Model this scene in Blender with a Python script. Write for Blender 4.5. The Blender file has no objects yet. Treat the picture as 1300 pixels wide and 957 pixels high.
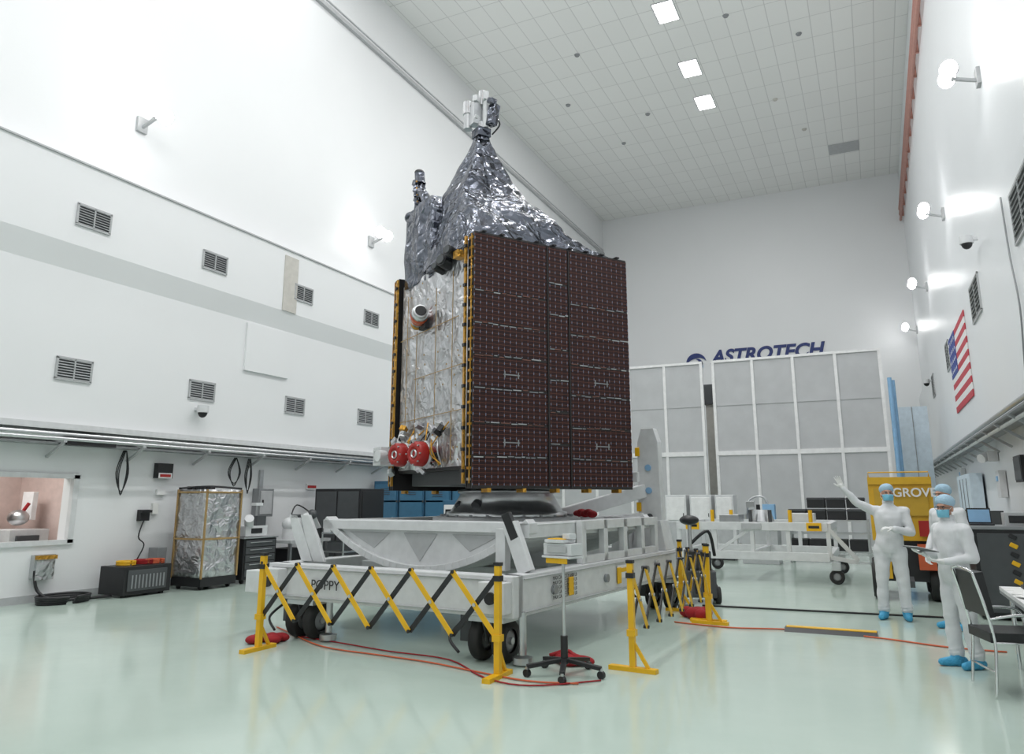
import bpy, bmesh, math, random
from mathutils import Vector, Matrix, Euler, Quaternion
from mathutils import noise
R=random.Random(7)
F=955.0
th=math.atan(201/955.0); ya=math.atan(465/976.0)
V=Vector
COL=bpy.context.scene.collection
# ---------------------------------------------------------------- materials
def nt(name):
    m=bpy.data.materials.new(name); m.use_nodes=True
    t=m.node_tree; return m,t,t.nodes['Principled BSDF'],t.nodes,t.links
def M(name,c,rough=.5,metal=0,var=.06,scale=8,bump=0,bscale=40,emit=0):
    m,t,p,N,L=nt(name)
    p.inputs['Roughness'].default_value=rough; p.inputs['Metallic'].default_value=metal
    tc=N.new('ShaderNodeTexCoord'); no=N.new('ShaderNodeTexNoise'); no.inputs['Scale'].default_value=scale
    no.inputs['Detail'].default_value=3
    L.new(tc.outputs['Object'],no.inputs['Vector'])
    cr=N.new('ShaderNodeValToRGB')
    cr.color_ramp.elements[0].position=.3; cr.color_ramp.elements[1].position=.7
    cr.color_ramp.elements[0].color=(*[max(0,x*(1-var)) for x in c],1)
    cr.color_ramp.elements[1].color=(*[min(1,x*(1+var)) for x in c],1)
    L.new(no.outputs['Fac'],cr.inputs['Fac']); L.new(cr.outputs['Color'],p.inputs['Base Color'])
    if bump:
        n2=N.new('ShaderNodeTexNoise'); n2.inputs['Scale'].default_value=bscale; n2.inputs['Detail'].default_value=4
        L.new(tc.outputs['Object'],n2.inputs['Vector'])
        b=N.new('ShaderNodeBump'); b.inputs['Strength'].default_value=bump; b.inputs['Distance'].default_value=.05
        L.new(n2.outputs['Fac'],b.inputs['Height']); L.new(b.outputs['Normal'],p.inputs['Normal'])
    if emit:
        p.inputs['Emission Color'].default_value=(*c,1); p.inputs['Emission Strength'].default_value=emit
    return m
def foil(name,c,rough,sc=4.0,strength=1.0,dist=.06,c2=None,fine=.3):
    m,t,p,N,L=nt(name)
    p.inputs['Metallic'].default_value=.95; p.inputs['Roughness'].default_value=rough
    tc=N.new('ShaderNodeTexCoord')
    no=N.new('ShaderNodeTexNoise'); no.inputs['Scale'].default_value=sc*.6; no.inputs['Detail'].default_value=2
    L.new(tc.outputs['Object'],no.inputs['Vector'])
    mix=N.new('ShaderNodeVectorMath'); mix.operation='MULTIPLY_ADD'
    mix.inputs[1].default_value=(.35,.35,.35)
    L.new(no.outputs['Color'],mix.inputs[0]); L.new(tc.outputs['Object'],mix.inputs[2])
    vo=N.new('ShaderNodeTexVoronoi'); vo.feature='F1'; vo.inputs['Scale'].default_value=sc
    L.new(mix.outputs['Vector'],vo.inputs['Vector'])
    vo2=N.new('ShaderNodeTexVoronoi'); vo2.feature='DISTANCE_TO_EDGE'; vo2.inputs['Scale'].default_value=sc*2.3
    L.new(mix.outputs['Vector'],vo2.inputs['Vector'])
    n3=N.new('ShaderNodeTexNoise'); n3.inputs['Scale'].default_value=sc*4; n3.inputs['Detail'].default_value=5
    L.new(tc.outputs['Object'],n3.inputs['Vector'])
    a=N.new('ShaderNodeMath'); a.operation='MULTIPLY_ADD'; a.inputs[1].default_value=.5
    L.new(vo2.outputs['Distance'],a.inputs[0]); L.new(vo.outputs['Distance'],a.inputs[2])
    a2=N.new('ShaderNodeMath'); a2.operation='MULTIPLY_ADD'; a2.inputs[1].default_value=fine
    L.new(n3.outputs['Fac'],a2.inputs[0]); L.new(a.outputs[0],a2.inputs[2])
    b=N.new('ShaderNodeBump'); b.inputs['Strength'].default_value=strength; b.inputs['Distance'].default_value=dist
    L.new(a2.outputs[0],b.inputs['Height']); L.new(b.outputs['Normal'],p.inputs['Normal'])
    cr=N.new('ShaderNodeValToRGB')
    cr.color_ramp.elements[0].color=(*[x*.75 for x in c],1)
    cr.color_ramp.elements[1].color=(*(c2 or [min(1,x*1.2) for x in c]),1)
    L.new(no.outputs['Fac'],cr.inputs['Fac']); L.new(cr.outputs['Color'],p.inputs['Base Color'])
    return m
def cells(name):
    m,t,p,N,L=nt(name)
    tc=N.new('ShaderNodeTexCoord'); s=N.new('ShaderNodeSeparateXYZ'); c=N.new('ShaderNodeCombineXYZ')
    L.new(tc.outputs['Object'],s.inputs[0]); L.new(s.outputs['X'],c.inputs['X']); L.new(s.outputs['Z'],c.inputs['Y'])
    b=N.new('ShaderNodeTexBrick'); b.offset=0; b.inputs['Scale'].default_value=1
    b.inputs['Brick Width'].default_value=.0875; b.inputs['Row Height'].default_value=.047; b.inputs['Mortar Size'].default_value=.003
    b.inputs['Mortar Smooth'].default_value=0
    b.inputs['Color1'].default_value=(.020,.009,.010,1); b.inputs['Color2'].default_value=(.034,.013,.012,1); b.inputs['Mortar'].default_value=(.13,.045,.032,1)
    L.new(c.outputs[0],b.inputs['Vector'])
    def modline(sock,period,width):
        md=N.new('ShaderNodeMath'); md.operation='PINGPONG'; md.inputs[1].default_value=period/2
        L.new(sock,md.inputs[0]); l=N.new('ShaderNodeMath'); l.operation='LESS_THAN'; l.inputs[1].default_value=width
        L.new(md.outputs[0],l.inputs[0]); return l.outputs[0]
    lx=modline(s.outputs['X'],.0875,.005); lz=modline(s.outputs['Z'],.094,.016)
    mu=N.new('ShaderNodeMath'); mu.operation='MULTIPLY'; L.new(lx,mu.inputs[0]); L.new(lz,mu.inputs[1])
    mx=N.new('ShaderNodeMix'); mx.data_type='RGBA'
    L.new(mu.outputs[0],mx.inputs[0]); L.new(b.outputs['Color'],mx.inputs[6]); mx.inputs[7].default_value=(.20,.23,.33,1)
    L.new(mx.outputs[2],p.inputs['Base Color']); p.inputs['Roughness'].default_value=.4
    p.inputs['Specular IOR Level'].default_value=.25
    return m
def gridmat(name,base,line,w,h,mort,rough=.6,axes='XY'):
    m,t,p,N,L=nt(name)
    tc=N.new('ShaderNodeTexCoord'); s=N.new('ShaderNodeSeparateXYZ'); c=N.new('ShaderNodeCombineXYZ')
    L.new(tc.outputs['Object'],s.inputs[0]); L.new(s.outputs[axes[0]],c.inputs['X']); L.new(s.outputs[axes[1]],c.inputs['Y'])
    b=N.new('ShaderNodeTexBrick'); b.offset=0; b.inputs['Scale'].default_value=1
    b.inputs['Brick Width'].default_value=w; b.inputs['Row Height'].default_value=h; b.inputs['Mortar Size'].default_value=mort
    b.inputs['Color1'].default_value=(*base,1); b.inputs['Color2'].default_value=(*[x*.97 for x in base],1); b.inputs['Mortar'].default_value=(*line,1)
    L.new(c.outputs[0],b.inputs['Vector']); L.new(b.outputs['Color'],p.inputs['Base Color']); p.inputs['Roughness'].default_value=rough
    return m
WALL=M('wall_paint',(.81,.82,.83),.45,var=.012,scale=.4)
WALLR=M('wall_paint_gloss',(.79,.81,.83),.34,var=.012,scale=.4)
CEIL=gridmat('ceiling_tile',(.90,.90,.885),(.68,.68,.67),.61,1.22,.014,.7)
def floormat():
    m,t,p,N,L=nt('floor_epoxy')
    tc=N.new('ShaderNodeTexCoord'); no=N.new('ShaderNodeTexNoise'); no.inputs['Scale'].default_value=.8; no.inputs['Detail'].default_value=6
    L.new(tc.outputs['Object'],no.inputs['Vector'])
    cr=N.new('ShaderNodeValToRGB'); cr.color_ramp.elements[0].position=.3; cr.color_ramp.elements[1].position=.7
    cr.color_ramp.elements[0].color=(.49,.60,.535,1); cr.color_ramp.elements[1].color=(.535,.64,.575,1)
    L.new(no.outputs['Fac'],cr.inputs['Fac']); L.new(cr.outputs['Color'],p.inputs['Base Color'])
    r=N.new('ShaderNodeMapRange'); r.inputs['To Min'].default_value=.08; r.inputs['To Max'].default_value=.17
    L.new(no.outputs['Fac'],r.inputs['Value']); L.new(r.outputs[0],p.inputs['Roughness'])
    n2=N.new('ShaderNodeTexNoise'); n2.inputs['Scale'].default_value=2.5
    L.new(tc.outputs['Object'],n2.inputs['Vector'])
    b=N.new('ShaderNodeBump'); b.inputs['Strength'].default_value=.05; b.inputs['Distance'].default_value=.03
    L.new(n2.outputs['Fac'],b.inputs['Height']); L.new(b.outputs['Normal'],p.inputs['Normal'])
    return m
FLOOR=floormat()
WHITE=M('white_painted_steel',(.67,.68,.69),.35)
WHITE2=M('white_panel',(.80,.80,.80),.5)
GREYW=M('light_grey_paint',(.46,.47,.48),.45)
GREY=M('mid_grey_metal',(.28,.29,.30),.4,.3)
DGREY=M('dark_grey',(.07,.075,.08),.5)
BLACK=M('black_plastic',(.015,.015,.017),.45)
RUB=M('black_rubber',(.02,.02,.02),.7)
STEEL=M('brushed_steel',(.55,.56,.57),.3,.9)
CHROME=M('chrome',(.75,.75,.76),.12,1)
YEL=M('safety_yellow',(.82,.46,.01),.4)
YEL2=M('machine_yellow',(.68,.39,.02),.45)
RED=M('red_cover',(.38,.015,.012),.4)
REDC=M('red_cloth',(.32,.01,.015),.8)
ORG=M('orange_cable',(.58,.11,.04),.5)
BLUE=M('blue_cabinet',(.04,.13,.23),.45)
BLUED=M('blue_cabinet_door',(.06,.18,.30),.4)
BLUE2=M('light_blue_panel',(.25,.45,.68),.5)
PBLUE=M('pale_blue',(.62,.72,.80),.45)
LOGO=M('logo_blue',(.012,.03,.16),.5)
BEIGE=M('beige_panel',(.55,.53,.49),.6)
PEACH=M('pinkish_wall',(.66,.53,.49),.7)
MESHP=M('filter_mesh_panel',(.50,.51,.52),.6,var=.05,scale=2,bump=.2,bscale=90)
GOLD=foil('gold_kapton',(.62,.33,.06),.32,14,.7,.02)
SEAM=M('kapton_tape',(.42,.28,.12),.5,.3)
SILV=foil('silver_mli',(.62,.62,.64),.34,4.5,.9,.045,fine=.15)
BMLI=foil('charcoal_mli',(.075,.083,.105),.2,2.8,1.0,.12,(.21,.225,.265),fine=.08)
CELL=cells('solar_cells')
PANB=M('panel_edge_black',(.02,.018,.018),.4)
CFRP=M('copper_strip',(.20,.09,.07),.4,.4)
LAMP=M('lamp_glow',(1,.99,.96),.5,emit=30,var=0)
LAMPC=M('ceiling_lamp_glow',(1,1,1),.5,emit=7,var=0)
SUIT=M('coverall_white',(.70,.71,.73),.75,bump=.16,bscale=7)
SKIN=M('skin',(.50,.27,.19),.5)
MASK=M('surgical_mask_blue',(.20,.52,.68),.7)
NET=M('bouffant_cap',(.40,.58,.72),.8,bump=.3,bscale=60)
BOOT=M('shoe_cover_blue',(.06,.36,.60),.6,bump=.4,bscale=40)
GLOVE=M('glove_white',(.76,.76,.75),.5)
HAIR=M('dark_hair',(.03,.02,.015),.6)
EYEW=M('eye_white',(.6,.6,.6),.3)
PINK=M('copper_pink_pipe',(.55,.27,.22),.5)
FR=M('flag_red',(.50,.04,.06),.6); FW=M('flag_white',(.8,.8,.8),.6); FB=M('flag_blue',(.03,.06,.28),.6)
PAPER=M('paper',(.8,.8,.78),.7)
# ---------------------------------------------------------------- builder
class B:
    def __init__(s): s.v=[];s.f=[];s.m=[];s.sm=[];s.mats=[];s.T=Matrix.Identity(4)
    def mi(s,m):
        if m not in s.mats: s.mats.append(m)
        return s.mats.index(m)
    def add(s,vs,fs,m,smooth=False):
        o=len(s.v); s.v+=[tuple(s.T@V(v)) for v in vs]; k=s.mi(m)
        for f in fs: s.f.append(tuple(i+o for i in f)); s.m.append(k); s.sm.append(smooth)
    def box(s,c,d,m,rot=None):
        x,y,z=[k/2 for k in d]; vs=[V((a,b,e)) for a in(-x,x) for b in(-y,y) for e in(-z,z)]
        if rot: 
            q=Euler(rot).to_matrix(); vs=[q@v for v in vs]
        vs=[v+V(c) for v in vs]
        s.add(vs,[(0,1,3,2),(4,6,7,5),(0,4,5,1),(2,3,7,6),(0,2,6,4),(1,5,7,3)],m)
    def bx(s,a,b,m): s.box([(a[i]+b[i])/2 for i in range(3)],[abs(b[i]-a[i]) for i in range(3)],m)
    def frame(s,p1,p2):
        d=(V(p2)-V(p1)); L=d.length; return L,d.to_track_quat('Z','Y').to_matrix()
    def beam(s,p1,p2,w,h,m):
        d=V(p2)-V(p1); L=d.length; z=d.normalized(); up=V((0,0,1))
        if abs(z.dot(up))>.98: up=V((0,1,0))
        x=z.cross(up).normalized(); y=x.cross(z)
        vs=[V(p)+x*a*w/2+y*b*h/2 for p in(p1,p2) for a,b in((-1,-1),(1,-1),(1,1),(-1,1))]
        s.add(vs,[(3,2,1,0),(4,5,6,7),(0,1,5,4),(1,2,6,5),(2,3,7,6),(3,0,4,7)],m)
    def cyl(s,p1,p2,r1,m,r2=None,n=16,smooth=True):
        r2=r1 if r2 is None else r2; L,q=s.frame(p1,p2); vs=[]
        for p,r in((V(p1),r1),(V(p2),r2)):
            for i in range(n):
                a=2*math.pi*i/n; vs.append(p+q@V((math.cos(a)*r,math.sin(a)*r,0)))
        s.add(vs,[(i,(i+1)%n,n+(i+1)%n,n+i) for i in range(n)],m,smooth)
        s.add(vs,[tuple(range(n))[::-1],tuple(range(n,2*n))],m)
    def lathe(s,prof,o,ax,m,n=24,smooth=True):
        q=V(ax).to_track_quat('Z','Y').to_matrix(); vs=[];fs=[];k=len(prof)
        for i in range(n):
            a=2*math.pi*i/n
            for r,z in prof: vs.append(V(o)+q@V((math.cos(a)*r,math.sin(a)*r,z)))
        for i in range(n):
            j=(i+1)%n
            for t in range(k-1): fs.append((i*k+t,j*k+t,j*k+t+1,i*k+t+1))
        s.add(vs,fs,m,smooth)
    def tube(s,pts,r,m,n=6,smoothpath=True):
        pts=[V(p) for p in pts]
        if smoothpath and len(pts)>2:
            out=[]
            for i in range(len(pts)-1):
                p0=pts[max(i-1,0)];p1=pts[i];p2=pts[i+1];p3=pts[min(i+2,len(pts)-1)]
                for k in range(5):
                    t=k/5; out.append(.5*((2*p1)+(-p0+p2)*t+(2*p0-5*p1+4*p2-p3)*t*t+(-p0+3*p1-3*p2+p3)*t**3))
            pts=out+[pts[-1]]
        vs=[];fs=[]; prevx=None
        for i,p in enumerate(pts):
            d=(pts[min(i+1,len(pts)-1)]-pts[max(i-1,0)])
            if d.length<1e-6: d=V((0,0,1))
            d.normalize()
            if prevx is None: 
                x=d.orthogonal().normalized()
            else:
                x=prevx-d*prevx.dot(d); x=x.normalized() if x.length>1e-4 else d.orthogonal().normalized()
            prevx=x; y=d.cross(x)
            for k in range(n):
                a=2*math.pi*k/n; vs.append(p+x*math.cos(a)*r+y*math.sin(a)*r)
        for i in range(len(pts)-1):
            for k in range(n): fs.append((i*n+k,i*n+(k+1)%n,(i+1)*n+(k+1)%n,(i+1)*n+k))
        fs.append(tuple(range(n))[::-1]); fs.append(tuple((len(pts)-1)*n+k for k in range(n)))
        s.add(vs,fs,m,True)
    def prism(s,poly,o,ex,ey,ez,m):
        o,ex,ey,ez=V(o),V(ex),V(ey),V(ez); n=len(poly)
        vs=[o+ex*a+ey*b for a,b in poly]+[o+ex*a+ey*b+ez for a,b in poly]
        s.add(vs,[tuple(range(n))[::-1],tuple(range(n,2*n))]+[(i,(i+1)%n,n+(i+1)%n,n+i) for i in range(n)],m)
    def ell(s,c,r,m,n=14,k=9,rot=None):
        vs=[];fs=[];q=Euler(rot).to_matrix() if rot else Matrix.Identity(3)
        for j in range(k+1):
            p=math.pi*j/k
            for i in range(n):
                a=2*math.pi*i/n; vs.append(V(c)+q@V((r[0]*math.sin(p)*math.cos(a),r[1]*math.sin(p)*math.sin(a),r[2]*math.cos(p))))
        for j in range(k):
            for i in range(n): fs.append((j*n+i,(j+1)*n+i,(j+1)*n+(i+1)%n,j*n+(i+1)%n))
        s.add(vs,fs,m,True)
    def cap(s,p1,p2,r1,r2,m,n=14):
        p1,p2=V(p1),V(p2); L,q=s.frame(p1,p2); prof=[]
        for j in range(6): 
            a=-math.pi/2+j*math.pi/10; prof.append((r1*math.cos(a)+1e-4,r1*math.sin(a)))
        for j in range(6):
            a=j*math.pi/10; prof.append((r2*math.cos(a)+1e-4,L+r2*math.sin(a)))
        k=len(prof);vs=[];fs=[]
        for i in range(n):
            a=2*math.pi*i/n
            for r,z in prof: vs.append(p1+q@V((math.cos(a)*r,math.sin(a)*r,z)))
        for i in range(n):
            j=(i+1)%n
            for t in range(k-1): fs.append((i*k+t,j*k+t,j*k+t+1,i*k+t+1))
        fs.append(tuple(i*k for i in range(n))[::-1]); fs.append(tuple(i*k+k-1 for i in range(n)))
        s.add(vs,fs,m,True)
    def loft(s,rings,m,smooth=True,capends=True):
        n=len(rings[0]); vs=[p for r in rings for p in r]; fs=[]
        for i in range(len(rings)-1):
            for k in range(n): fs.append((i*n+k,i*n+(k+1)%n,(i+1)*n+(k+1)%n,(i+1)*n+k))
        if capends: fs.append(tuple(range(n))[::-1]); fs.append(tuple((len(rings)-1)*n+k for k in range(n)))
        s.add(vs,fs,m,smooth)
    def done(s,name,loc=(0,0,0),rz=0,parent=None,bevel=0):
        me=bpy.data.meshes.new(name); me.from_pydata(s.v,[],s.f)
        for m in s.mats: me.materials.append(m)
        me.polygons.foreach_set('material_index',s.m); me.polygons.foreach_set('use_smooth',s.sm); me.update()
        bm=bmesh.new(); bm.from_mesh(me); bmesh.ops.recalc_face_normals(bm,faces=bm.faces); bm.to_mesh(me); bm.free()
        o=bpy.data.objects.new(name,me); COL.objects.link(o); o.location=loc; o.rotation_euler[2]=rz
        if parent: o.parent=parent
        if bevel:
            b=o.modifiers.new('bevel','BEVEL'); b.width=bevel; b.segments=2; b.limit_method='ANGLE'; b.angle_limit=math.radians(50)
        return o
def empty(name,loc,rz=0):
    e=bpy.data.objects.new(name,None); e.empty_display_size=.2; COL.objects.link(e); e.location=loc; e.rotation_euler[2]=rz; return e
def text(name,body,size,loc,rot,m,parent=None,shear=0,off=0,ext=.004,align='LEFT'):
    c=bpy.data.curves.new(name,'FONT'); c.body=body; c.size=size; c.shear=shear; c.offset=off; c.extrude=ext; c.align_x=align
    c.materials.append(m); o=bpy.data.objects.new(name,c); COL.objects.link(o); o.location=loc; o.rotation_euler=rot
    if parent: o.parent=parent
    return o
XL=-12.34; XR=2.2; YB=37.4; YF=-5.0; H=16.6
# ---------------------------------------------------------------- room shell
b=B(); b.bx((-15,YF-.3,-.2),(XR+.4,YB+.3,0),FLOOR); b.done('floor')
b=B(); b.bx((-12.8,YF-.3,H),(XR+.4,YB+.3,H+.2),CEIL); b.done('ceiling')
b=B()
b.bx((-12.6,YF,0),(XL,5.4,2.78),WALL); b.bx((-12.6,8.55,0),(XL,YB,2.78),WALL)
b.bx((-12.6,5.4,0),(XL,8.55,.94),WALL); b.bx((-12.6,5.4,1.98),(XL,8.55,2.78),WALL)
b.bx((-12.6,YF,2.78),(XL,YB,H),WALL); b.done('wall_left')
b=B(); b.prism([(XL,2.78),(-12.12,2.78),(-12.12,5.45),(XL,5.45)],(0,YF,0),(1,0,0),(0,0,1),(0,YB-YF,0),WALL); b.done('wall_left_lower_panel')
b=B(); b.prism([(XL,5.45),(-12.12,5.45),(-11.98,5.87),(-11.98,7.36),(XL,7.42)],(0,YF,0),(1,0,0),(0,0,1),(0,YB-YF,0),WALL); b.done('wall_left_bulkhead')
b=B(); b.bx((XR,YF,0),(2.6,YB,H),WALLR); b.done('wall_right')
b=B(); b.prism([(XR,2.95),(2.02,2.95),(2.02,6.0),(XR,6.08)],(0,YF,0),(1,0,0),(0,0,1),(0,YB-YF,0),WALLR); b.done('wall_right_bulkhead')
b=B(); b.bx((-12.8,YB,0),(2.6,YB+.3,H),WALL); b.done('wall_back')
b=B(); b.bx((-12.8,YF-.3,0),(2.6,YF,H),WALL); b.done('wall_front')
b=B(); b.bx((XL,8.6,0),(XL+.02,YB,.12),GREYW); b.bx((XL,YF,0),(XL+.02,8.6,.12),GREYW); b.done('baseboard_left')
b=B(); b.bx((XL,YF,14.62),(XL+.1,YB,14.74),GREYW); b.bx((XL,YF,14.9),(XL+.05,YB,14.93),WHITE); b.done('trim_1')
b=B(); b.bx((-11.98,YF,7.335),(-11.95,YB,7.365),GREYW); b.done('trim_2')
b=B(); b.bx((-12.12,YF,2.74),(-12.0,YB,2.84),WHITE); b.done('trim_3')
b=B(); b.bx((-11.979,12.85,5.88),(-11.955,13.3,7.2),BEIGE); b.done('access_panel')
b=B(); b.bx((-12.119,11.95,4.35),(-12.07,13.3,5.4),WALL); b.done('access_panel.001')
# window
b=B()
for a,c in (((XL-.05,5.3,.88),(XL+.04,8.65,.96)),((XL-.05,5.3,1.96),(XL+.04,8.65,2.04)),((XL-.05,8.53,.9),(XL+.04,8.63,2.02)),((XL-.05,5.32,.9),(XL+.04,5.42,2.02)),((XL-.03,6.93,.95),(XL+.02,6.97,1.97))): b.bx(a,c,WHITE)
b.done('window_1')
b=B(); b.bx((-14.9,5,0),(-14.8,9.2,2.7),PEACH); b.bx((-14.8,4.9,0),(-12.6,5,2.7),PEACH); b.bx((-14.8,9.2,0),(-12.6,9.3,2.7),PEACH); b.bx((-14.9,4.9,2.7),(-12.6,9.3,2.8),WALL); b.done('wall_side_room')
l=bpy.data.lights.new('side_room_fill','AREA'); l.size=1.2; l.energy=42; l.color=(1,.97,.94)  # unseen fill light, added to brighten the room behind the window
o=bpy.data.objects.new('side_room_fill',l); o.location=(-13.7,7.5,2.65); COL.objects.link(o)
b=B(); b.bx((-14.5,7.5,0),(-13.9,8.05,1.95),DGREY)
for z in (1.05,1.2,1.35,1.5,1.65): b.box((-13.89,7.78,z),(.02,.4,.05),STEEL)
b.done('equipment_rack',bevel=.01)
b=B(); b.bx((-14.2,8.3,0),(-13.5,9.0,1.1),WHITE); b.ell((-13.8,8.6,1.3),(.2,.16,.14),STEEL); b.cyl((-13.8,8.6,1.3),(-13.7,8.7,1.55),.03,REDC); b.box((-13.47,8.6,.9),(.05,.4,.2),DGREY); b.box((-14.0,8.9,1.5),(.3,.1,.5),WHITE2); b.done('lab_machine',bevel=.01)
# ---------------------------------------------------------------- vents
def vent(c,w,h,nx,name='air_vent'):
    b=B(); fr=.035
    def P(x,y,z): return (c[0]+nx*x,c[1]+y,c[2]+z)
    b.bx(P(0,-w/2,-h/2),P(.01,w/2,h/2),DGREY)
    for s in(-1,1):
        b.bx(P(0,s*w/2-fr/2,-h/2),P(.03,s*w/2+fr/2,h/2),GREYW); b.bx(P(0,-w/2-fr/2,s*h/2-fr/2),P(.03,w/2+fr/2,s*h/2+fr/2),GREYW)
    b.bx(P(0,-.012,-h/2),P(.03,.012,h/2),GREYW)
    k=8
    for i in range(k):
        z=-h/2+h*(i+.5)/k; p=P(.018,0,z); b.box(p,(.034,w,.008),GREYW,rot=(0,.6*nx,0))
    b.done(name)
for i in range(-1,10):
    vent((-12.12,8.16+2.73*i,3.76),.62,.36,1)
    vent((-11.98,8.1+2.72*i,6.42),.62,.36,1)
for y in (11.1,16.3,22.7,28.6): vent((2.02,y,5.35),1.3 if y<20 else .9,.7,-1)
# ---------------------------------------------------------------- flood lights
def flood(x,y,z,nx):
    b=B(); 
    b.box((x+nx*.03,y,z-.05),(.06,.22,.3),GREYW); b.beam((x+nx*.05,y,z-.1),(x+nx*.42,y,z+.02),.05,.05,GREYW)
    b.beam((x+nx*.4,y-.2,z+.03),(x+nx*.4,y+.2,z+.03),.04,.04,GREYW)
    for s in(-1,1):
        c=V((x+nx*.45,y+s*.17,z+.12)); d=V((nx*.55,-.75,-.25)).normalized()
        b.lathe([(.03,-.16),(.09,-.14),(.15,0),(.16,.03)],c,d,GREY,n=14)
        b.lathe([(.15,.0),(.12,.08),(.001,.11)],c,d,LAMP,n=14)
    b.done('wall_flood_light')
    l=bpy.data.lights.new('flood','POINT'); l.energy=14; l.shadow_soft_size=.3
    o=bpy.data.objects.new('flood_bulb',l); o.location=(x+nx*.8,y-.2,z+.1); COL.objects.link(o)
for i in range(0,4): flood(XL,9.07+7.5*i,8.8,1)
for i in range(0,4): flood(XR,13.9+7.5*i,8.7 if i<1 else 8.9,-1)
# ---------------------------------------------------------------- ceiling lights
b=B(); ys=[2.5,6.2,9.9,13.6,17.3,21,24.5,27.07]
for y in ys:
    b.bx((-4.67-.3,y-.5,H-.03),(-4.67+.3,y+.5,H-.012),LAMPC); b.bx((-4.67-.34,y-.54,H-.02),(-4.67+.34,y+.54,H),GREYW)
b.done('ceiling_light')
for y in ys+[-2]:
    l=bpy.data.lights.new('ceiling_lamp','AREA'); l.shape='RECTANGLE'; l.size=.56; l.size_y=.96; l.energy=185; l.color=(1,.997,.99)
    o=bpy.data.objects.new('ceiling_lamp',l); o.location=(-4.67,y,H-.06); COL.objects.link(o)
for x in (-10.3,0.2):
    for y in (-1,5,12):
        l=bpy.data.lights.new('ceiling_lamp','AREA'); l.shape='RECTANGLE'; l.size=.8; l.size_y=1.3; l.energy=105 if x<-5 else 130
        o=bpy.data.objects.new('ceiling_lamp',l); o.location=(x,y,H-.06); COL.objects.link(o)
b=B()
for x,y,m in ((-6.5,19,BEIGE),(-2.2,28,BEIGE),(-1.4,31,BEIGE),(-6.9,27,GREY),(-8,22,GREY),(-3,22,GREY),(-1,24,GREY),(-8.5,29,GREY),(-9.5,25,GREY)):
    b.cyl((x,y,H-.055),(x,y,H-.002),.07,m,r2=.1)
b.done('sprinkler_head')
b=B(); b.bx((-.6,33,H-.03),(.6,34,H-.001),GREYW); b.done('ceiling_vent')
b=B()
for k in range(3): b.tube([(2.08,YF+.1,14.25+.26*k),(2.08,YB-.1,14.25+.26*k)],.055,PINK,smoothpath=False)
for i in range(30): b.box((2.15,YF+1+i*1.4,14.52),(.09,.06,.66),PINK)
b.done('wall_pipe_run')
def dome(x,y,z,nx):
    b=B(); b.box((x+nx*.08,y,z+.08),(.155,.1,.06),WHITE); b.cyl((x+nx*.18,y,z),(x+nx*.18,y,z+.14),.11,WHITE); b.ell((x+nx*.18,y,z),(.09,.09,.1),BLACK); b.done('security_camera')
dome(-12.12,10.8,3.3,1); dome(2.02,15.1,6.1,-1); dome(2.02,29,5.5,-1)
# flag
b=B(); y0,y1,z0,z1=18.3,22.0,3.75,5.6
hh=(z1-z0)/13
for i in range(13): b.bx((1.995,y0,z0+i*hh),(2.015,y1,z0+(i+1)*hh),FR if i%2==0 else FW)
b.bx((1.985,y1-1.5,z1-7*hh),(2.0,y1,z1),FB)
for i in range(5):
    for j in range(4):
        b.cyl((1.98,y1-1.35+i*.3,z1-.15-j*.24),(1.986,y1-1.35+i*.3,z1-.15-j*.24),.045,FW,n=5)
b.done('american_flag')
# ---------------------------------------------------------------- back wall sign
e=empty('wall_sign',(-7.9,YB-.03,0))
text('lettering','ASTROTECH',.90,(1.05,0,8.24),(math.pi/2,0,0),LOGO,e,shear=.25,off=.032)
text('lettering_small','SPACE OPERATIONS',.34,(1.1,0,7.7),(math.pi/2,0,0),LOGO,e,shear=.2)
b=B()
def cres(cx,cz,r,t0,t1,w,m):
    n=20; o=[];i_=[]
    for k in range(n+1):
        a=t0+(t1-t0)*k/n; ww=w*math.sin(math.pi*k/n)+.01
        o.append((cx+r*math.cos(a),cz+r*math.sin(a))); i_.append((cx+(r-ww)*math.cos(a),cz+(r-ww)*math.sin(a)))
    for k in range(n): b.prism([o[k],o[k+1],i_[k+1],i_[k]],(0,0,0),(1,0,0),(0,0,1),(0,-.02,0),m)
cres(.3,8.3,.5,.2,3.4,.25,LOGO); cres(.22,8.2,.42,3.0,6.2,.22,BLUE2); cres(.35,8.25,.27,-1.5,1.8,.18,LOGO)
b.done('swoosh',parent=e)
# ---------------------------------------------------------------- filter partition
def bank(x0,n,name='filter_panel_bank'):
    b=B(); w=1.24; y=25
    for i in range(n+1):
        b.box((x0+i*w,y,3.05),(.09,.12,6.1),WHITE2)
    for i in range(n):
        xm=x0+(i+.5)*w
        b.bx((xm-w/2+.04,y-.02,.3),(xm+w/2-.04,y+.02,3.0),MESHP); b.bx((xm-w/2+.04,y-.02,3.15),(xm+w/2-.04,y+.02,6.05),MESHP)
        b.box((xm,y-.03,4.62),(w-.06,.02,.02),MESHP)
    for z in (.2,3.08,6.08): b.box((x0+n*w/2,y,z),(n*w+.09,.13,.14 if z<6 else .08),WHITE2)
    for i in range(n+1): b.box((x0+i*w,y+.4,.06),(.1,1.2,.12),WHITE2)
    b.done(name)
bank(-4.55,4); bank(-4.94-1.24*4,4)
b=B(); b.bx((-5.2,26.8,0),(-4.2,27.0,4.9),BEIGE); b.bx((-5.25,26.7,4.9),(-4.15,27,5.6),DGREY); b.bx((-4.3,26.65,1),(-4.25,26.7,1.3),STEEL); b.done('door_1')
b=B()
for i in range(2): b.cyl((.62+.1*i,25+.6*i,0),(.62+.1*i,25+.6*i,5.2),.06,BLUE2)
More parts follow.
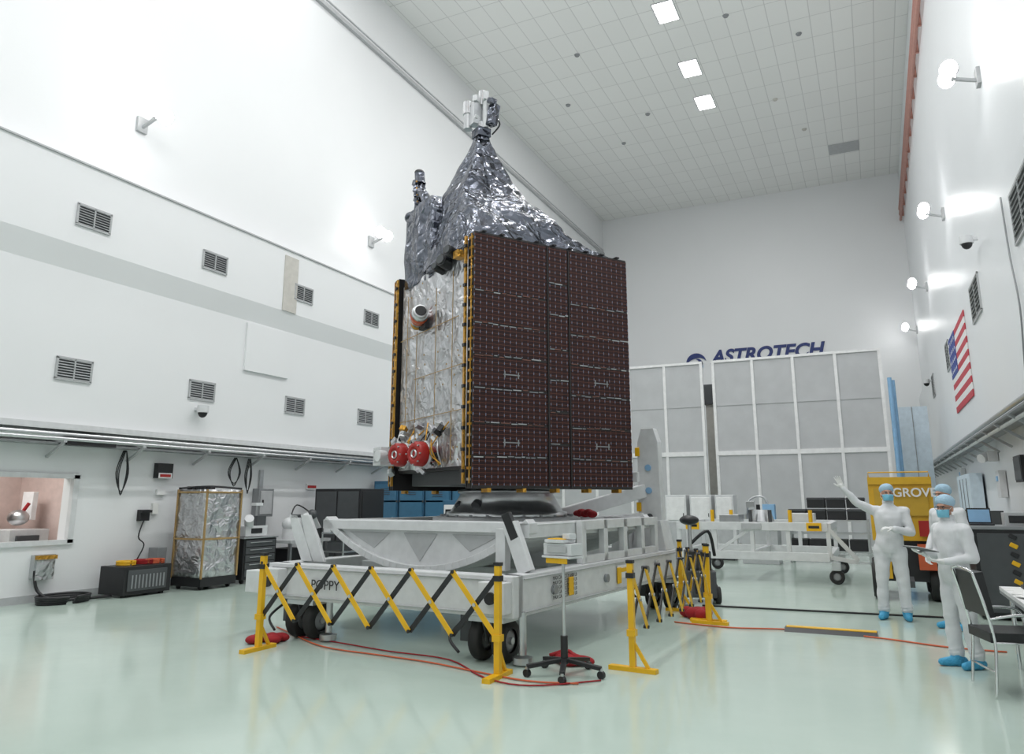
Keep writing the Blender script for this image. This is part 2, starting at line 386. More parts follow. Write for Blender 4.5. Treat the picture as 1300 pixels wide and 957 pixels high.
b.bx((.8,27.8,0),(1.7,27.9,4.6),PBLUE); b.bx((1.24,27.78,0),(1.26,27.8,4.6),GREY); b.done('blue_utility_column')
# ---------------------------------------------------------------- spacecraft
SC=empty('spacecraft',(-4.78,9.8,0),math.radians(56.1))
b=B()
b.bx((-1.17,-1.14,1.98),(1.17,1.12,4.92),PANB)
b.bx((-1.0,-1.0,1.8),(1.0,1.0,1.98),DGREY)
b.done('bus',parent=SC)
def blanket(x,y0,y1,z0,z1,m,amp=.03,nx=60,nz=80,sgn=-1,sc=3.2):
    b=B(); vs=[];fs=[]
    for j in range(nz+1):
        for i in range(nx+1):
            y=y0+(y1-y0)*i/nx; z=z0+(z1-z0)*j/nz
            n=noise.noise(V((y*sc*1.4,z*sc*.6,x*3)))+.5*abs(noise.noise(V((y*sc*2.3,z*sc*1.6,5))))
            ed=min(1,min(i,nx-i,j,nz-j)/2)
            vs.append((x+sgn*(.02+amp*n*ed),y,z))
    for j in range(nz):
        for i in range(nx): 
            a=j*(nx+1)+i; fs.append((a,a+1,a+nx+2,a+nx+1))
    b.add(vs,fs,m,True); return b
b=blanket(-1.17,-1.1,1.08,2.02,4.82,SILV,amp=.022)
for y,z0,z1 in ((-.72,2.1,4.6),(-.2,2.6,4.5),(.45,2.3,4.0),(.8,2.6,4.6)): b.box((-1.222,y,(z0+z1)/2),(.008,.009,z1-z0),SEAM)
for z,y0,y1 in ((2.72,-1.0,1.0),(3.3,-1.05,.5),(3.95,-.9,1.05)): b.box((-1.222,(y0+y1)/2,z),(.008,y1-y0,.009),SEAM)
for i in range(46):
    b.box((-1.228,R.uniform(-1.05,1.0),R.uniform(2.1,4.7)),(.008,.022,.022),SEAM,rot=(R.random(),0,0))
b.done('silver_blanket',parent=SC)
b=B()
p=V((-1.32,.18,4.13)); d=V((-.25,-.9,.25)).normalized()
b.lathe([(.001,-.24),(.07,-.24),(.08,-.1),(.075,-.1),(.1,-.09),(.1,.02),(.12,.03),(.12,.16),(.1,.17),(.1,.22),(.001,.22)],p,d,STEEL,n=20)
b.lathe([(.103,-.04),(.105,.01)],p,d,ORG,n=20); b.lathe([(.124,.05),(.124,.12)],p,d,ORG,n=20); b.lathe([(.085,-.2),(.085,-.13)],p,d,GOLD,n=20); b.lathe([(.001,.225),(.08,.225)],p,d,BLACK,n=20)
b.box((-1.22,.18,4.05),(.1,.2,.15),BLACK)
for y,z in ((-.18,2.2),(.5,2.22)):
    ax=V((-1,-.25,0)).normalized()
    b.lathe([(.001,.12),(.08,.12),(.09,.14),(.13,.14),(.16,.11),(.165,.0),(.12,-.12),(.1,-.3)],(-1.38,y,z),ax,RED,n=24)
    b.lathe([(.04,.125),(.05,.145),(.06,.125)],(-1.38,y,z),ax,STEEL,n=16)
    for k in range(8):
        a=k*math.pi/4; q=ax.to_track_quat('Z','Y')@V((.145*math.cos(a),.145*math.sin(a),.13)); b.cyl(V((-1.38,y,z))+q,V((-1.38,y,z))+q+ax*.02,.012,STEEL,n=6)
    b.lathe([(.17,-.05),(.185,-.03),(.17,0)],(-1.38,y,z),ax,STEEL,n=24)
b.box((-1.42,1.0,2.22),(.28,.3,.26),WHITE); b.box((-1.56,1.0,2.22),(.02,.2,.16),GREYW); b.cyl((-1.5,.85,2.22),(-1.62,.82,2.22),.08,WHITE)
for i in range(34):
    y=R.uniform(-.6,1.1); z=R.uniform(1.98,2.66); b.box((-1.25-R.random()*.08,y,z),(R.uniform(.05,.12),R.uniform(.05,.13),R.uniform(.04,.1)),R.choice([STEEL,SILV,BLACK,SILV,STEEL,GOLD]),rot=(R.random(),R.random(),R.random()))
for i in range(14):
    y=R.uniform(-.6,1.0); b.tube([(-1.22,y,2.05),(-1.34,y+R.uniform(-.15,.15),2.2+R.random()*.15),(-1.22,y+R.uniform(-.2,.2),2.5+R.random()*.15)],.01,R.choice([GOLD,BLACK,STEEL]))
for y,z,s in ((-.55,4.74,.09),(-.75,4.82,.075),(-.36,4.7,.06)):
    b.cyl((-1.2,y,z),(-1.36,y-.06,z+.03),s,BLACK); b.cyl((-1.33,y-.05,z+.03),(-1.38,y-.07,z+.035),s*.7,DGREY)
b.box((-1.25,-.95,4.76),(.12,.14,.1),GOLD)
b.done('instruments',parent=SC,bevel=.004)
def array(y,sg,name):
    b=B()
    cols=[(-1.23,-.14),(-.11,.2),(.23,1.23)]
    for lay in range(4):
        yy=y-sg*.045*lay
        b.bx((-1.23,yy-.012,1.74),(1.23,yy+.012,4.98),PANB)
    for ci,(a,c) in enumerate(cols):
        zs=[1.76,2.12,2.53,2.96,3.37,3.78,4.2,4.97] if ci!=1 else [1.76,2.3,2.72,3.14,3.55,4.02,4.45,4.97]
        for k in range(len(zs)-1):
            b.bx((a,y+sg*.012,zs[k]+.016),(c,y+sg*.022,zs[k+1]-.016),CELL)
            if k:
                x=a+.01
                while x<c-.03:
                    w=R.uniform(.04,.16); 
                    if x+w>c: break
                    b.box((x+w/2,y+sg*.026,zs[k]+R.choice([-.007,0,.007])),(w*.92,.008,.012),R.choice([GREY,CFRP,GREYW,GREY,CFRP])); x+=w+R.uniform(.0,.03)
        if ci!=1:
            for z in (2.3,3.15): 
                xm=(a+c)/2
                b.box((xm,y+sg*.026,z),(.24,.01,.013),GREY); 
                for q in(-.1,.1): b.box((xm+q,y+sg*.026,z),(.014,.01,.08),GREY)
    for x in (-.125,.215): b.box((x,y+sg*.024,3.36),(.016,.014,3.2),PANB)
    for x in (-1.235,1.235):
        for i in range(24): b.box((x,y-sg*.06,1.85+i*.133),(.016,.09,.03),GOLD if i%4 else STEEL)
    b.beam((-1.26,y-sg*.16,1.8),(-1.26,y-sg*.16,4.95),.03,.04,GOLD); b.beam((-1.25,y-sg*.02,1.8),(-1.25,y-sg*.02,4.95),.012,.012,GOLD)
    for i in range(12): b.box((-1.275,y-sg*.15,1.95+i*.26),(.03,.06,.04),BLACK)
    for i in range(9): b.box((-1.1+i*.27,y,4.99),(.06,.1,.016),BLACK)
    for i in range(5): b.box((-1.0+i*.5,y-sg*.05,1.72),(.05,.16,.05),GOLD)
    b.done(name,parent=SC)
array(-1.318,-1,'solar_array_near'); array(1.318,1,'solar_array_far')
def tent(name,levels,m,nseg=72,steps=14,amp=.05,seed=0,sq=.8):
    b=B(); rings=[]
    def interp(t):
        i=min(int(t),len(levels)-2); f=t-i; return [levels[i][k]*(1-f)+levels[i+1][k]*f for k in range(5)]
    tot=(len(levels)-1)*steps
    for s_ in range(tot+1):
        z,x0,x1,y0,y1=interp(s_/steps); ring=[]
        for k in range(nseg):
            a=2*math.pi*k/nseg; c,s2=math.cos(a),math.sin(a)
            q=1/max(abs(c),abs(s2)); q=q*sq+(1-sq)
            x=(x0+x1)/2+c*q*(x1-x0)/2; y=(y0+y1)/2+s2*q*(y1-y0)/2
            p=V((x,y,z)); w=V((x*2.4,y*2.4,z*1.1))
            n1=noise.noise(w+V((seed,0,0)))+.55*(.35-abs(noise.noise(w*2.2+V((0,seed,0)))))
            n2=noise.noise(w*1.3+V((9,seed,3)))
            sc=min(1,(x1-x0)/.5)
            p+=V((c*n1,s2*n1,.5*n2))*amp*2.2*sc
            ring.append(p)
        rings.append(ring)
    b.loft(rings,m,smooth=True); return b
b=tent('t',[(4.86,-1.2,1.2,-1.12,1.1),(5.02,-1.18,1.15,-1.12,1.0),(5.2,-1.15,.78,-1.05,.85),(5.5,-1.1,.36,-.9,.75),(6.0,-.95,.07,-.42,.45),(6.5,-.68,-.15,-.25,.25),(6.9,-.57,-.3,-.12,.12),(7.08,-.52,-.34,-.08,.08)],BMLI,sq=.95)
b.done('mli_tent',parent=SC)
b=tent('l',[(4.75,-1.22,-.5,.0,.98),(5.2,-1.25,-.5,.0,.97),(5.7,-1.22,-.6,.05,.94),(6.0,-1.18,-.7,.15,.92),(6.08,-1.1,-.8,.3,.85)],BMLI,seed=4,amp=.035,sq=.95)
b.done('mli_lobe',parent=SC)
b=tent('l2',[(4.78,-1.25,-.6,-1.05,.1),(5.1,-1.24,-.5,-1.0,.1),(5.45,-1.15,-.5,-.75,.2),(5.75,-1.02,-.5,-.3,.3)],BMLI,seed=8,amp=.04,sq=.95)
b.done('mli_skirt',parent=SC)
b=tent('l3',[(4.9,.5,1.22,-1.1,.4),(5.12,.55,1.2,-1.05,.3),(5.22,.7,1.1,-.9,.1)],BMLI,seed=12,steps=8,amp=.03)
b.done('mli_hump',parent=SC)
b=B()
b.tube([(-.95,.75,6.0),(-1.0,.78,6.25),(-1.02,.95,6.4)],.08,BMLI)
for i in range(7):
    z=6.12+i*.075; b.box((-1.0,.93+.02*i,z),(.16,.15,.085),BMLI,rot=(.15,R.random()*.4,R.random()))
b.cyl((-1.0,1.0,6.55),(-1.0,1.03,6.74),.085,BMLI,n=8); b.ell((-1.0,1.04,6.76),(.08,.08,.05),BLACK)
for i in range(5): b.box((-1.08,.88+.02*i,6.08+i*.12),(.02,.02,.02),GOLD)
b.ell((-1.12,1.0,5.95),(.12,.12,.1),BMLI)
b.done('antenna_boom',parent=SC)
b=B()
b.box((-.43,0,7.12),(.22,.22,.14),BMLI); b.cyl((-.43,0,7.1),(-.43,0,7.3),.07,STEEL)
b.box((-.5,.06,7.45),(.16,.16,.36),STEEL); b.cyl((-.56,.2,7.25),(-.56,.2,7.68),.07,STEEL); b.cyl((-.56,.2,7.5),(-.56,.2,7.7),.085,CHROME)
b.cyl((-.4,-.08,7.2),(-.4,-.08,7.8),.045,WHITE); b.cyl((-.42,.0,7.6),(-.42,.0,7.84),.06,CHROME); b.box((-.45,.05,7.68),(.3,.08,.1),WHITE,rot=(0,0,.6))
b.box((-.33,-.18,7.38),(.12,.14,.34),BMLI,rot=(.1,.1,.3)); b.box((-.36,-.2,7.6),(.12,.1,.08),BMLI,rot=(.3,0,.3)); b.tube([(-.3,-.1,7.1),(-.22,-.2,7.25),(-.3,-.15,7.4)],.014,BLACK)
for i in range(14): b.box((-.45+R.uniform(-.15,.15),R.uniform(-.15,.25),R.uniform(7.2,7.75)),(.05,.05,.05),R.choice([STEEL,BLACK,STEEL,WHITE]),rot=(R.random(),R.random(),0))
b.done('mast_instrument',parent=SC,bevel=.006)
# ---------------------------------------------------------------- dolly
D=empty('transport_dolly',(-4.8,9.9,0),math.radians(-5))
def wheel(b,c,ax,r,w,hub=GREY):
    b.lathe([(r*.55,-w/2),(r*.9,-w/2),(r,-w*.32),(r,w*.32),(r*.9,w/2),(r*.55,w/2)],c,ax,RUB,n=24)
    b.lathe([(.001,-w*.35),(r*.3,-w*.4),(r*.56,-w*.3),(r*.56,w*.3),(r*.3,w*.4),(.001,w*.35)],c,ax,hub,n=20)
b=B()
for x in (-1.62,1.62): b.bx((x-.1,-2.65,.46),(x+.1,2.3,.86),WHITE)
b.bx((-1.72,-2.75,.46),(1.72,-2.55,.86),WHITE); b.bx((-1.72,2.2,.46),(1.72,2.4,.86),WHITE)
for y in (-1.2,0,1.2): b.bx((-1.6,y-.1,.5),(1.6,y+.1,.8),WHITE)
for z in (.5,.82): b.box((0,-2.76,z),(3.3,.02,.02),GREYW); b.box((1.73,-.2,z),(.02,4.7,.02),GREYW)
for x in (-1.55,1.55):
    b.box((x,-2.82,.66),(.3,.16,.3),WHITE); b.cyl((x,-2.9,.66),(x,-2.93,.66),.06,BLACK)
b.box((-1.95,-2.55,.62),(.45,.3,.26),WHITE); b.box((-2.1,-2.2,.7),(.12,.7,.1),DGREY)
for y in (-1.9,-.5,.9): b.cyl((1.72,y,.66),(1.76,y,.66),.05,GREY); b.box((1.74,y+.4,.66),(.02,.12,.2),YEL if y<0 else GREYW)
b.done('base_frame',parent=D,bevel=.012)
b=B()
for x,y in ((-1.25,-2.5),(1.35,-2.5),(-1.35,2.0),(1.55,2.0)):
    for s in(-1,1): wheel(b,(x+s*.14,y,.21),(1,0,0),.21,.13)
    b.box((x,y,.42),(.42,.34,.05),STEEL); 
    for s in(-1,1): b.prism([(-.16,.42),(.16,.42),(.05,.16),(-.05,.16)],(x+s*.05-.01,y,0),(0,1,0),(0,0,1),(.02,0,0),DGREY)
    b.cyl((x-.22,y,.21),(x+.22,y,.21),.035,STEEL)
    b.box((x-.32,y+.1,.3),(.14,.3,.26),DGREY); b.tube([(x-.3,y-.1,.4),(x-.35,y-.3,.25),(x-.2,y-.35,.12)],.015,BLACK)
    b.cyl((x+.36,y-.05,.1),(x+.36,y-.05,.5),.04,STEEL); b.cyl((x+.36,y-.05,.02),(x+.36,y-.05,.08),.1,STEEL)
b.done('wheels',parent=D)
b=B()
W=1.5;S=.56;Rr=(W*W+S*S)/(2*S);cz=1.34-S+Rr;a0=math.asin(W/Rr)
def arcp(r,a): return (r*math.sin(a),cz-r*math.cos(a))
n=32; A=[-a0+2*a0*i/n for i in range(n+1)]
def rocker(y,yd):
    for i in range(n):
        b.prism([arcp(Rr,A[i]),arcp(Rr,A[i+1]),arcp(Rr-.08,A[i+1]),arcp(Rr-.08,A[i])],(.1,y,0),(1,0,0),(0,0,1),(0,yd,0),WHITE)
    b.prism([arcp(Rr-.04,a) for a in A],(.1,y+yd*.35,0),(1,0,0),(0,0,1),(0,yd*.3,0),WHITE)
    b.bx((.1-W,y,1.25),(.1+W,y+yd,1.36),WHITE)
    for x0,x1 in ((-1.1,-.45),(.45,1.1),(-.25,.25)):
        zb=cz-math.sqrt(Rr*Rr-((x0+x1)/2)**2)+.12
        b.prism([(x0,1.22),(x1,1.22),((x0+x1)/2*.9,zb)],(.1,y+yd*.30,0),(1,0,0),(0,0,1),(0,yd*.06,0),GREYW)
rocker(-2.2,.18); rocker(1.3,.18)
for i in range(n):
    q=[arcp(Rr,A[i]),arcp(Rr,A[i+1]),arcp(Rr-.03,A[i+1]),arcp(Rr-.03,A[i])]
    b.prism(q,(.1,-2.05,0),(1,0,0),(0,0,1),(0,3.4,0),WHITE)
for x in (-1.33,1.53): b.bx((x-.06,-2.2,1.2),(x+.06,1.45,1.36),WHITE)
b.bx((-1.2,-1.3,1.16),(1.4,-1.1,1.34),WHITE); b.bx((-1.2,.9,1.16),(1.4,1.1,1.34),WHITE)
for x in (-1.62,-1.42):
    b.prism([(.06,.86),(.24,.86),(.1,1.15),(-.06,1.42),(-.2,1.42),(-.1,1.15)],(x,-2.38,0),(1,0,0),(0,0,1),(0,.05,0),WHITE)
b.prism([(.0,.9),(.2,.9),(.0,1.2),(-.1,1.36),(-.14,1.36)],(-1.52,-2.34,0),(1,0,0),(0,0,1),(0,.03,0),GREYW)
b.box((-1.72,-2.33,1.40),(.12,.1,.05),DGREY)
b.beam((1.62,-2.3,.86),(1.42,-2.3,1.36),.1,.16,WHITE); b.beam((1.5,-2.32,1.2),(1.38,-2.32,1.46),.07,.1,BLACK); b.beam((1.3,-2.25,.86),(1.3,-2.25,1.3),.12,.12,WHITE)
for x in (-.9,1.0):
    for y in (-.8,1.9): b.bx((x-.15,y-.15,.8),(x+.15,y+.15,1.2),WHITE)
for (a,c) in (((1.6,-1.0,.86),(1.68,1.5,.95)),((1.6,-1.0,1.25),(1.68,1.5,1.36))): b.bx(a,c,WHITE)
for y in (-1.0,-.35,.3,.95,1.5): b.bx((1.6,y-.06,.86),(1.68,y+.06,1.36),WHITE)
b.done('tilt_cradle',parent=D,bevel=.006)
b=B()
o=(0,0,0)
b.lathe([(.55,1.2),(1.02,1.2),(1.05,1.22),(1.05,1.36),(1.0,1.38),(.82,1.38),(.82,1.42),(.78,1.43)],o,(0,0,1),GREYW,n=48)
b.lathe([(.86,1.385),(.86,1.44),(.8,1.45),(.66,1.69),(.7,1.7),(.7,1.74),(.6,1.75),(.001,1.75)],o,(0,0,1),STEEL,n=48)
for i in range(24):
    a=i*math.pi/12; b.cyl((.93*math.cos(a),.93*math.sin(a),1.37),(.93*math.cos(a),.93*math.sin(a),1.41),.022,GREY,n=8)
b.cyl((-.02,-.78,1.52),(-.02,-.72,1.56),.07,DGREY); b.cyl((-.4,-.66,1.52),(-.4,-.6,1.56),.04,DGREY)
b.done('payload_adapter_cone',parent=D)
b=B()
b.prism([(-.2,.86),(.2,.86),(.17,2.5),(.1,2.72),(-.1,2.72),(-.17,2.5)],(1.42,1.95,0),(1,0,0),(0,0,1),(0,.18,0),WHITE)
b.prism([(-.28,.86),(.28,.86),(.2,1.3),(-.2,1.3)],(1.42,1.85,0),(1,0,0),(0,0,1),(0,.38,0),WHITE)
for z in (1.35,1.75,2.1): b.cyl((1.42,1.95,z),(1.42,1.93,z),.05,BLUE2 if z>1.4 else DGREY)
b.beam((1.32,2.0,1.75),(.2,.7,1.3),.16,.2,WHITE); b.beam((1.32,1.9,1.35),(.8,1.2,1.3),.1,.12,WHITE)
b.box((1.1,1.7,1.95),(.5,.1,.16),WHITE); b.box((.95,1.6,2.0),(.2,.2,.1),STEEL)
for z in(1.5,2.35): b.box((1.25,1.94,z),(.08,.02,.14),YEL)
b.done('tilt_mast',parent=D,bevel=.012)
b=B()
for i in range(5): b.ell((.7+.1*i,.9-.1*i,1.41+.02*(i%2)),(.08,.07,.05),REDC)
b.done('red_strap_pads',parent=D)
text('label','POPPY',.15,(-.98,-2.78,.6),(math.pi/2,0,0),BLACK,D,ext=.002)
for i in range(5): text('notice','MAX CAPACITY 6500 LB',.055,(1.745,-1.95,.76-.05*i),(math.pi/2,0,math.pi/2),BLACK,D,ext=.001)
b=B(); b.box((1.735,.0,.7),(.01,.3,.16),WHITE2); b.box((1.742,-.0,.72),(.01,.26,.05),YEL); b.done('placard',parent=D)
# ---------------------------------------------------------------- barricades
def barricade(p1,p2,n,foot=(0,1)):
    p1=V((*p1,0));p2=V((*p2,0)); b=B(); d=(p2-p1); 
    for p in(p1,p2):
        b.bx((p.x-.028,p.y-.028,.03),(p.x+.028,p.y+.028,1.0),YEL); b.box((p.x,p.y,1.01),(.07,.07,.03),BLACK)
        f=V((foot[0],foot[1],0)); b.beam(p-f*.24+V((0,0,.02)),p+f*.24+V((0,0,.02)),.08,.04,YEL); b.beam(p+f*.16+V((0,0,.03)),p+V((0,0,.28)),.03,.03,YEL)
        b.box((p.x,p.y,.35),(.085,.085,.06),YEL); b.box((p.x,p.y,.88),(.075,.075,.05),BLACK)
    z0,z1=.34,.92; off=d.cross(V((0,0,1))).normalized()*.012
    for i in range(n):
        a=p1+d*i/n; c=p1+d*(i+1)/n
        b.beam(a+V((0,0,z1))+off,c+V((0,0,z0))+off,.012,.05,YEL); b.beam(a+V((0,0,z0))-off,c+V((0,0,z1))-off,.012,.05,BLACK)
        m=(a+c)/2+V((0,0,(z0+z1)/2)); b.cyl(m-off*2.4,m+off*2.4,.018,STEEL,n=8)
        for z in(z0,z1): b.cyl(a+V((0,0,z))-off*2.4,a+V((0,0,z))+off*2.4,.018,BLACK,n=8)
    b.done('accordion_barricade')
barricade((-6.25,6.68),(-3.3,6.62),6)
barricade((-2.26,7.44),(-2.15,10.6),7,(1,-.1))
barricade((-2.2,10.75),(-2.75,11.6),3,(1,0))
# ---------------------------------------------------------------- instrument stand
b=B(); 
for i in range(5):
    a=2*math.pi*i/5+.3; x,y=.36*math.cos(a),.36*math.sin(a)
    b.beam((0,0,.14),(x,y,.09),.05,.035,BLACK); b.cyl((x,y-.02,.035),(x,y+.02,.035),.035,BLACK); b.cyl((x,y,.04),(x,y,.09),.015,STEEL)
b.cyl((0,0,.1),(0,0,.35),.035,BLACK); b.cyl((0,0,.3),(0,0,1.06),.016,STEEL); b.box((0,0,1.07),(.34,.24,.02),WHITE)
b.box((0,0,1.14),(.34,.18,.11),WHITE); b.box((-.02,-.02,1.215),(.24,.18,.03),WHITE); b.box((-.02,-.02,1.235),(.2,.14,.01),YEL); b.box((0,-.10,1.14),(.24,.01,.06),GREYW); b.box((.08,0,1.26),(.09,.1,.05),WHITE); b.box((0,-.10,1.035),(.26,.01,.05),YEL)
b.done('instrument_stand',(-2.79,7.0,0),-.3,bevel=.004)
b=B(); 
for i in range(9): b.ell((R.uniform(-.18,.18),R.uniform(-.1,.1),.045),(R.uniform(.08,.14),R.uniform(.06,.1),.05),REDC)
b.tube([(-.2,0,.06),(-.05,.1,.1),(.1,-.05,.08),(.2,.05,.05)],.02,REDC); b.done('red_cloth_bundle',(-2.95,7.5,0))
b=B()
for i in range(9): b.ell((R.uniform(-.2,.2),R.uniform(-.15,.15),.045),(R.uniform(.08,.14),R.uniform(.06,.1),.05),REDC)
b.done('red_cloth_bundle.001',(-6.5,7.1,0))
b=B()
for i in range(8): b.ell((R.uniform(-.2,.2),R.uniform(-.15,.15),.07),(R.uniform(.08,.14),R.uniform(.06,.1),.08),REDC)
b.done('red_cloth_bundle.002',(-2.35,11.0,0))
b=B(); z=.012
b.tube([(-7.1,7.9,z),(-6.62,7.62,z),(-5.7,7.1,z),(-4.8,6.98,z),(-4.2,6.9,z),(-3.64,6.75,z),(-3.0,6.6,z),(-2.54,6.7,z)],.009,ORG)
b.tube([(-6.4,7.5,z),(-5.6,7.35,z),(-4.9,7.2,z),(-4.1,7.1,z),(-3.4,6.55,z),(-2.9,6.45,z),(-2.4,6.9,z)],.008,REDC)
b.tube([(-2.6,10.5,z),(-1.9,10.35,z),(-1.3,10.5,z),(-.9,10.56,z)],.010,ORG); b.tube([(-.3,10.4,z),(0,10.3,z),(.55,10.05,z),(1.1,10.0,z)],.010,ORG)
b.done('floor_cable')
b=B(); b.box((-.9,12.4,.012),(3.4,.06,.02),BLACK,rot=(0,0,.06)); b.done('floor_cable.001')
b=B(); b.prism([(-.15,0),(.15,0),(.08,.045),(-.08,.045)],(-1.2,10.55,0),(0,1,0),(0,0,1),(1.05,0,0),BLACK); b.box((-.67,10.55,.047),(1.03,.13,.01),YEL); b.done('cable_protector_ramp')
# ---------------------------------------------------------------- left side equipment
b=B(); b.bx((-12.1,9.05,.04),(-11.5,10.0,.5),BLACK); b.bx((-11.5,9.12,.1),(-11.48,9.9,.44),DGREY)
for i in range(10): b.box((-11.475,9.2+.07*i,.25),(.01,.03,.22),GREY)
for y in(9.15,9.9):
    for x in (-12,-11.6): b.cyl((x,y,0),(x,y,.05),.04,RUB)
b.done('power_supply_unit',bevel=.015)
b=B()
for c,m in (((-11.8,9.3),YEL),((-11.8,9.65),REDC),((-11.75,9.85),ORG)):
    for k in range(3): b.tube([(c[0]+.16*math.cos(a),c[1]+.14*math.sin(a),.52+.025*k) for a in [i*.6 for i in range(11)]],.014,m)
b.done('coiled_cable')
b=B()
for k in range(4): b.tube([(-11.9+.25*math.cos(a)*(1+.1*k),8.3+.4*math.sin(a),.02+.03*k) for a in [i*.6 for i in range(11)]],.022,BLACK)
b.tube([(-12.25,8.0,.5),(-12.2,8.05,.2),(-12.0,8.2,.05),(-11.8,8.6,.04),(-11.7,9.0,.04)],.025,BLACK)
b.done('coiled_cable.001')
b=B(); b.bx((-12.25,10.1,.3),(-12.0,10.3,.75),GREY); b.bx((-12.2,10.15,0),(-12.05,10.25,.3),DGREY); b.done('grey_utility_box',bevel=.01)
def foilrack():
    b=B(); x0,x1,y0,y1,z1=-11.95,-11.2,10.4,11.25,1.8
    b.bx((x0,y0,.06),(x1,y1,.22),BLACK)
    for x in (x0+.1,x1-.1):
        for y in (y0+.1,y1-.1): b.cyl((x,y-.02,.045),(x,y+.02,.045),.045,RUB)
    n=10
    rings=[]
    for j in range(18):
        z=.22+(z1-.22)*j/17; ring=[]
        per=[(x0+(x1-x0)*i/n,y0) for i in range(n)]+[(x1,y0+(y1-y0)*i/n) for i in range(n)]+[(x1-(x1-x0)*i/n,y1) for i in range(n)]+[(x0,y1-(y1-y0)*i/n) for i in range(n)]
        for x,y in per:
            q=.03*noise.noise(V((x*4,y*4,z*4))); d=V((x-(x0+x1)/2,y-(y0+y1)/2,0)).normalized(); ring.append(V((x,y,z))+d*q)
        rings.append(ring)
    b.loft(rings,SILV)
    for x,y in ((x0,y0),(x1,y0),(x1,y1),(x0,y1)): b.beam((x,y,.2),(x,y,z1),.03,.03,SEAM)
    for z in (.9,1.75): 
        b.beam((x1+.02,y0,z),(x1+.02,y1,z),.02,.03,SEAM); b.beam((x0,y0-.02,z),(x1,y0-.02,z),.02,.03,SEAM)
    b.tube([(x0,y0,1.82),((x0+x1)/2,(y0+y1)/2,1.86),(x1,y1,1.82)],.02,BLACK)
    for i in range(5): b.box((x0+.1+.13*i,y0+.2,1.83),(.08,.12,.06),BLACK)
    b.done('foil_covered_rack')
foilrack()
b=B()
b.bx((-11.95,11.5,.08),(-11.3,12.4,.85),BLACK)
for i in range(5): b.bx((-11.3,11.55,.14+.14*i),(-11.28,12.35,.26+.14*i),DGREY); b.box((-11.27,11.95,.22+.14*i),(.02,.6,.015),STEEL)
for x in(-11.85,-11.4):
    for y in (11.6,12.3): b.cyl((x,y-.02,.045),(x,y+.02,.045),.045,RUB)
b.box((-11.62,11.95,.87),(.7,.95,.03),STEEL); b.done('tool_cabinet',bevel=.008)
b=B()
b.bx((-11.9,12.6,.72),(-11.1,13.9,.78),GREYW)
for x in(-11.85,-11.15):
    for y in(12.65,13.85): b.bx((x-.03,y-.03,0),(x+.03,y+.03,.72),STEEL)
b.bx((-11.85,12.65,.2),(-11.15,13.85,.24),STEEL); b.bx((-11.8,12.75,.24),(-11.3,13.3,.6),BLACK); b.bx((-11.8,13.35,.24),(-11.3,13.8,.5),DGREY); b.done('lab_bench')
b=B()
b.cyl((-11.5,13.0,.78),(-11.5,13.0,1.0),.15,WHITE); b.ell((-11.5,13.0,1.1),(.17,.17,.15),WHITE); b.cyl((-11.5,13.0,1.12),(-11.2,13.35,1.3),.08,WHITE); b.ell((-11.2,13.35,1.3),(.11,.11,.11),DGREY); b.cyl((-11.2,13.35,1.3),(-11.3,13.7,1.0),.06,WHITE); b.cyl((-11.3,13.7,.78),(-11.3,13.7,1.0),.08,BLACK); b.tube([(-11.5,13,1.2),(-11.6,13.3,1.5),(-11.4,13.6,1.3)],.015,BLACK); b.done('robotic_arm_instrument')
b=B(); b.box((-11.6,11.9,.995),(.45,.6,.2),WHITE); b.cyl((-11.45,11.75,1.1),(-11.3,11.6,1.25),.09,WHITE); b.box((-11.6,12.1,1.19),(.3,.25,.2),DGREY); b.cyl((-11.6,12.1,1.25),(-11.6,12.1,1.5),.02,STEEL); b.box((-11.6,12.1,1.52),(.15,.2,.06),WHITE); b.box((-11.37,11.9,1.0),(.01,.3,.1),BLACK); b.done('bench_instrument',bevel=.01)
b=B()
for x in (-10.6,-10.05):
    for y in (13.0,13.7): b.cyl((x,y,.06),(x,y,.95),.018,STEEL); b.cyl((x,y-.02,.035),(x,y+.02,.035),.035,RUB)
for z in (.2,.55,.92): b.bx((-10.62,12.98,z-.012),(-10.03,13.72,z+.012),STEEL)
b.bx((-10.5,13.1,.215),(-10.15,13.6,.45),WHITE); b.bx((-10.55,13.1,.565),(-10.2,13.5,.75),DGREY); b.bx((-10.5,13.05,.935),(-10.2,13.35,1.15),BLUE2); b.bx((-10.4,13.4,.935),(-10.15,13.65,1.05),BLACK); b.done('utility_cart')
b=B(); b.bx((XL+.005,12.7,1.25),(XL+.2,13.15,1.85),GREY); b.bx((XL+.2,12.74,1.3),(XL+.215,13.1,1.8),GREYW); b.box((XL+.23,12.8,1.55),(.03,.03,.12),BLACK); b.bx((XL+.005,12.85,1.85),(XL+.06,12.95,2.26),STEEL); b.done('electrical_panel',bevel=.01)
b=B(); b.box((XL+.05,10.3,2.15),(.095,.36,.28),BLACK); b.box((XL+.11,10.3,2.06),(.01,.3,.1),FW); b.box((XL+.116,10.3,2.06),(.01,.24,.05),RED); b.done('digital_wall_clock')
b=B(); b.box((XL+.05,9.95,1.33),(.095,.2,.2),BLACK); b.box((XL+.12,9.95,1.4),(.05,.22,.05),BLACK); b.tube([(XL+.08,9.95,1.25),(XL+.1,9.85,.95),(XL+.08,10.0,.8),(XL+.06,9.9,.55)],.012,BLACK); b.done('wall_telephone')
b=B(); b.box((XL+.05,8.15,.56),(.095,.35,.36),STEEL); b.box((XL+.1,8.15,.5),(.06,.3,.3),SILV); b.box((XL+.12,8.15,.7),(.1,.32,.06),GOLD); b.done('wall_junction_box')
b=B(); b.box((XL+.03,10.3,1.75),(.05,.2,.1),WHITE2); b.box((XL+.03,10.2,1.45),(.05,.12,.2),PAPER); b.done('wall_notice')
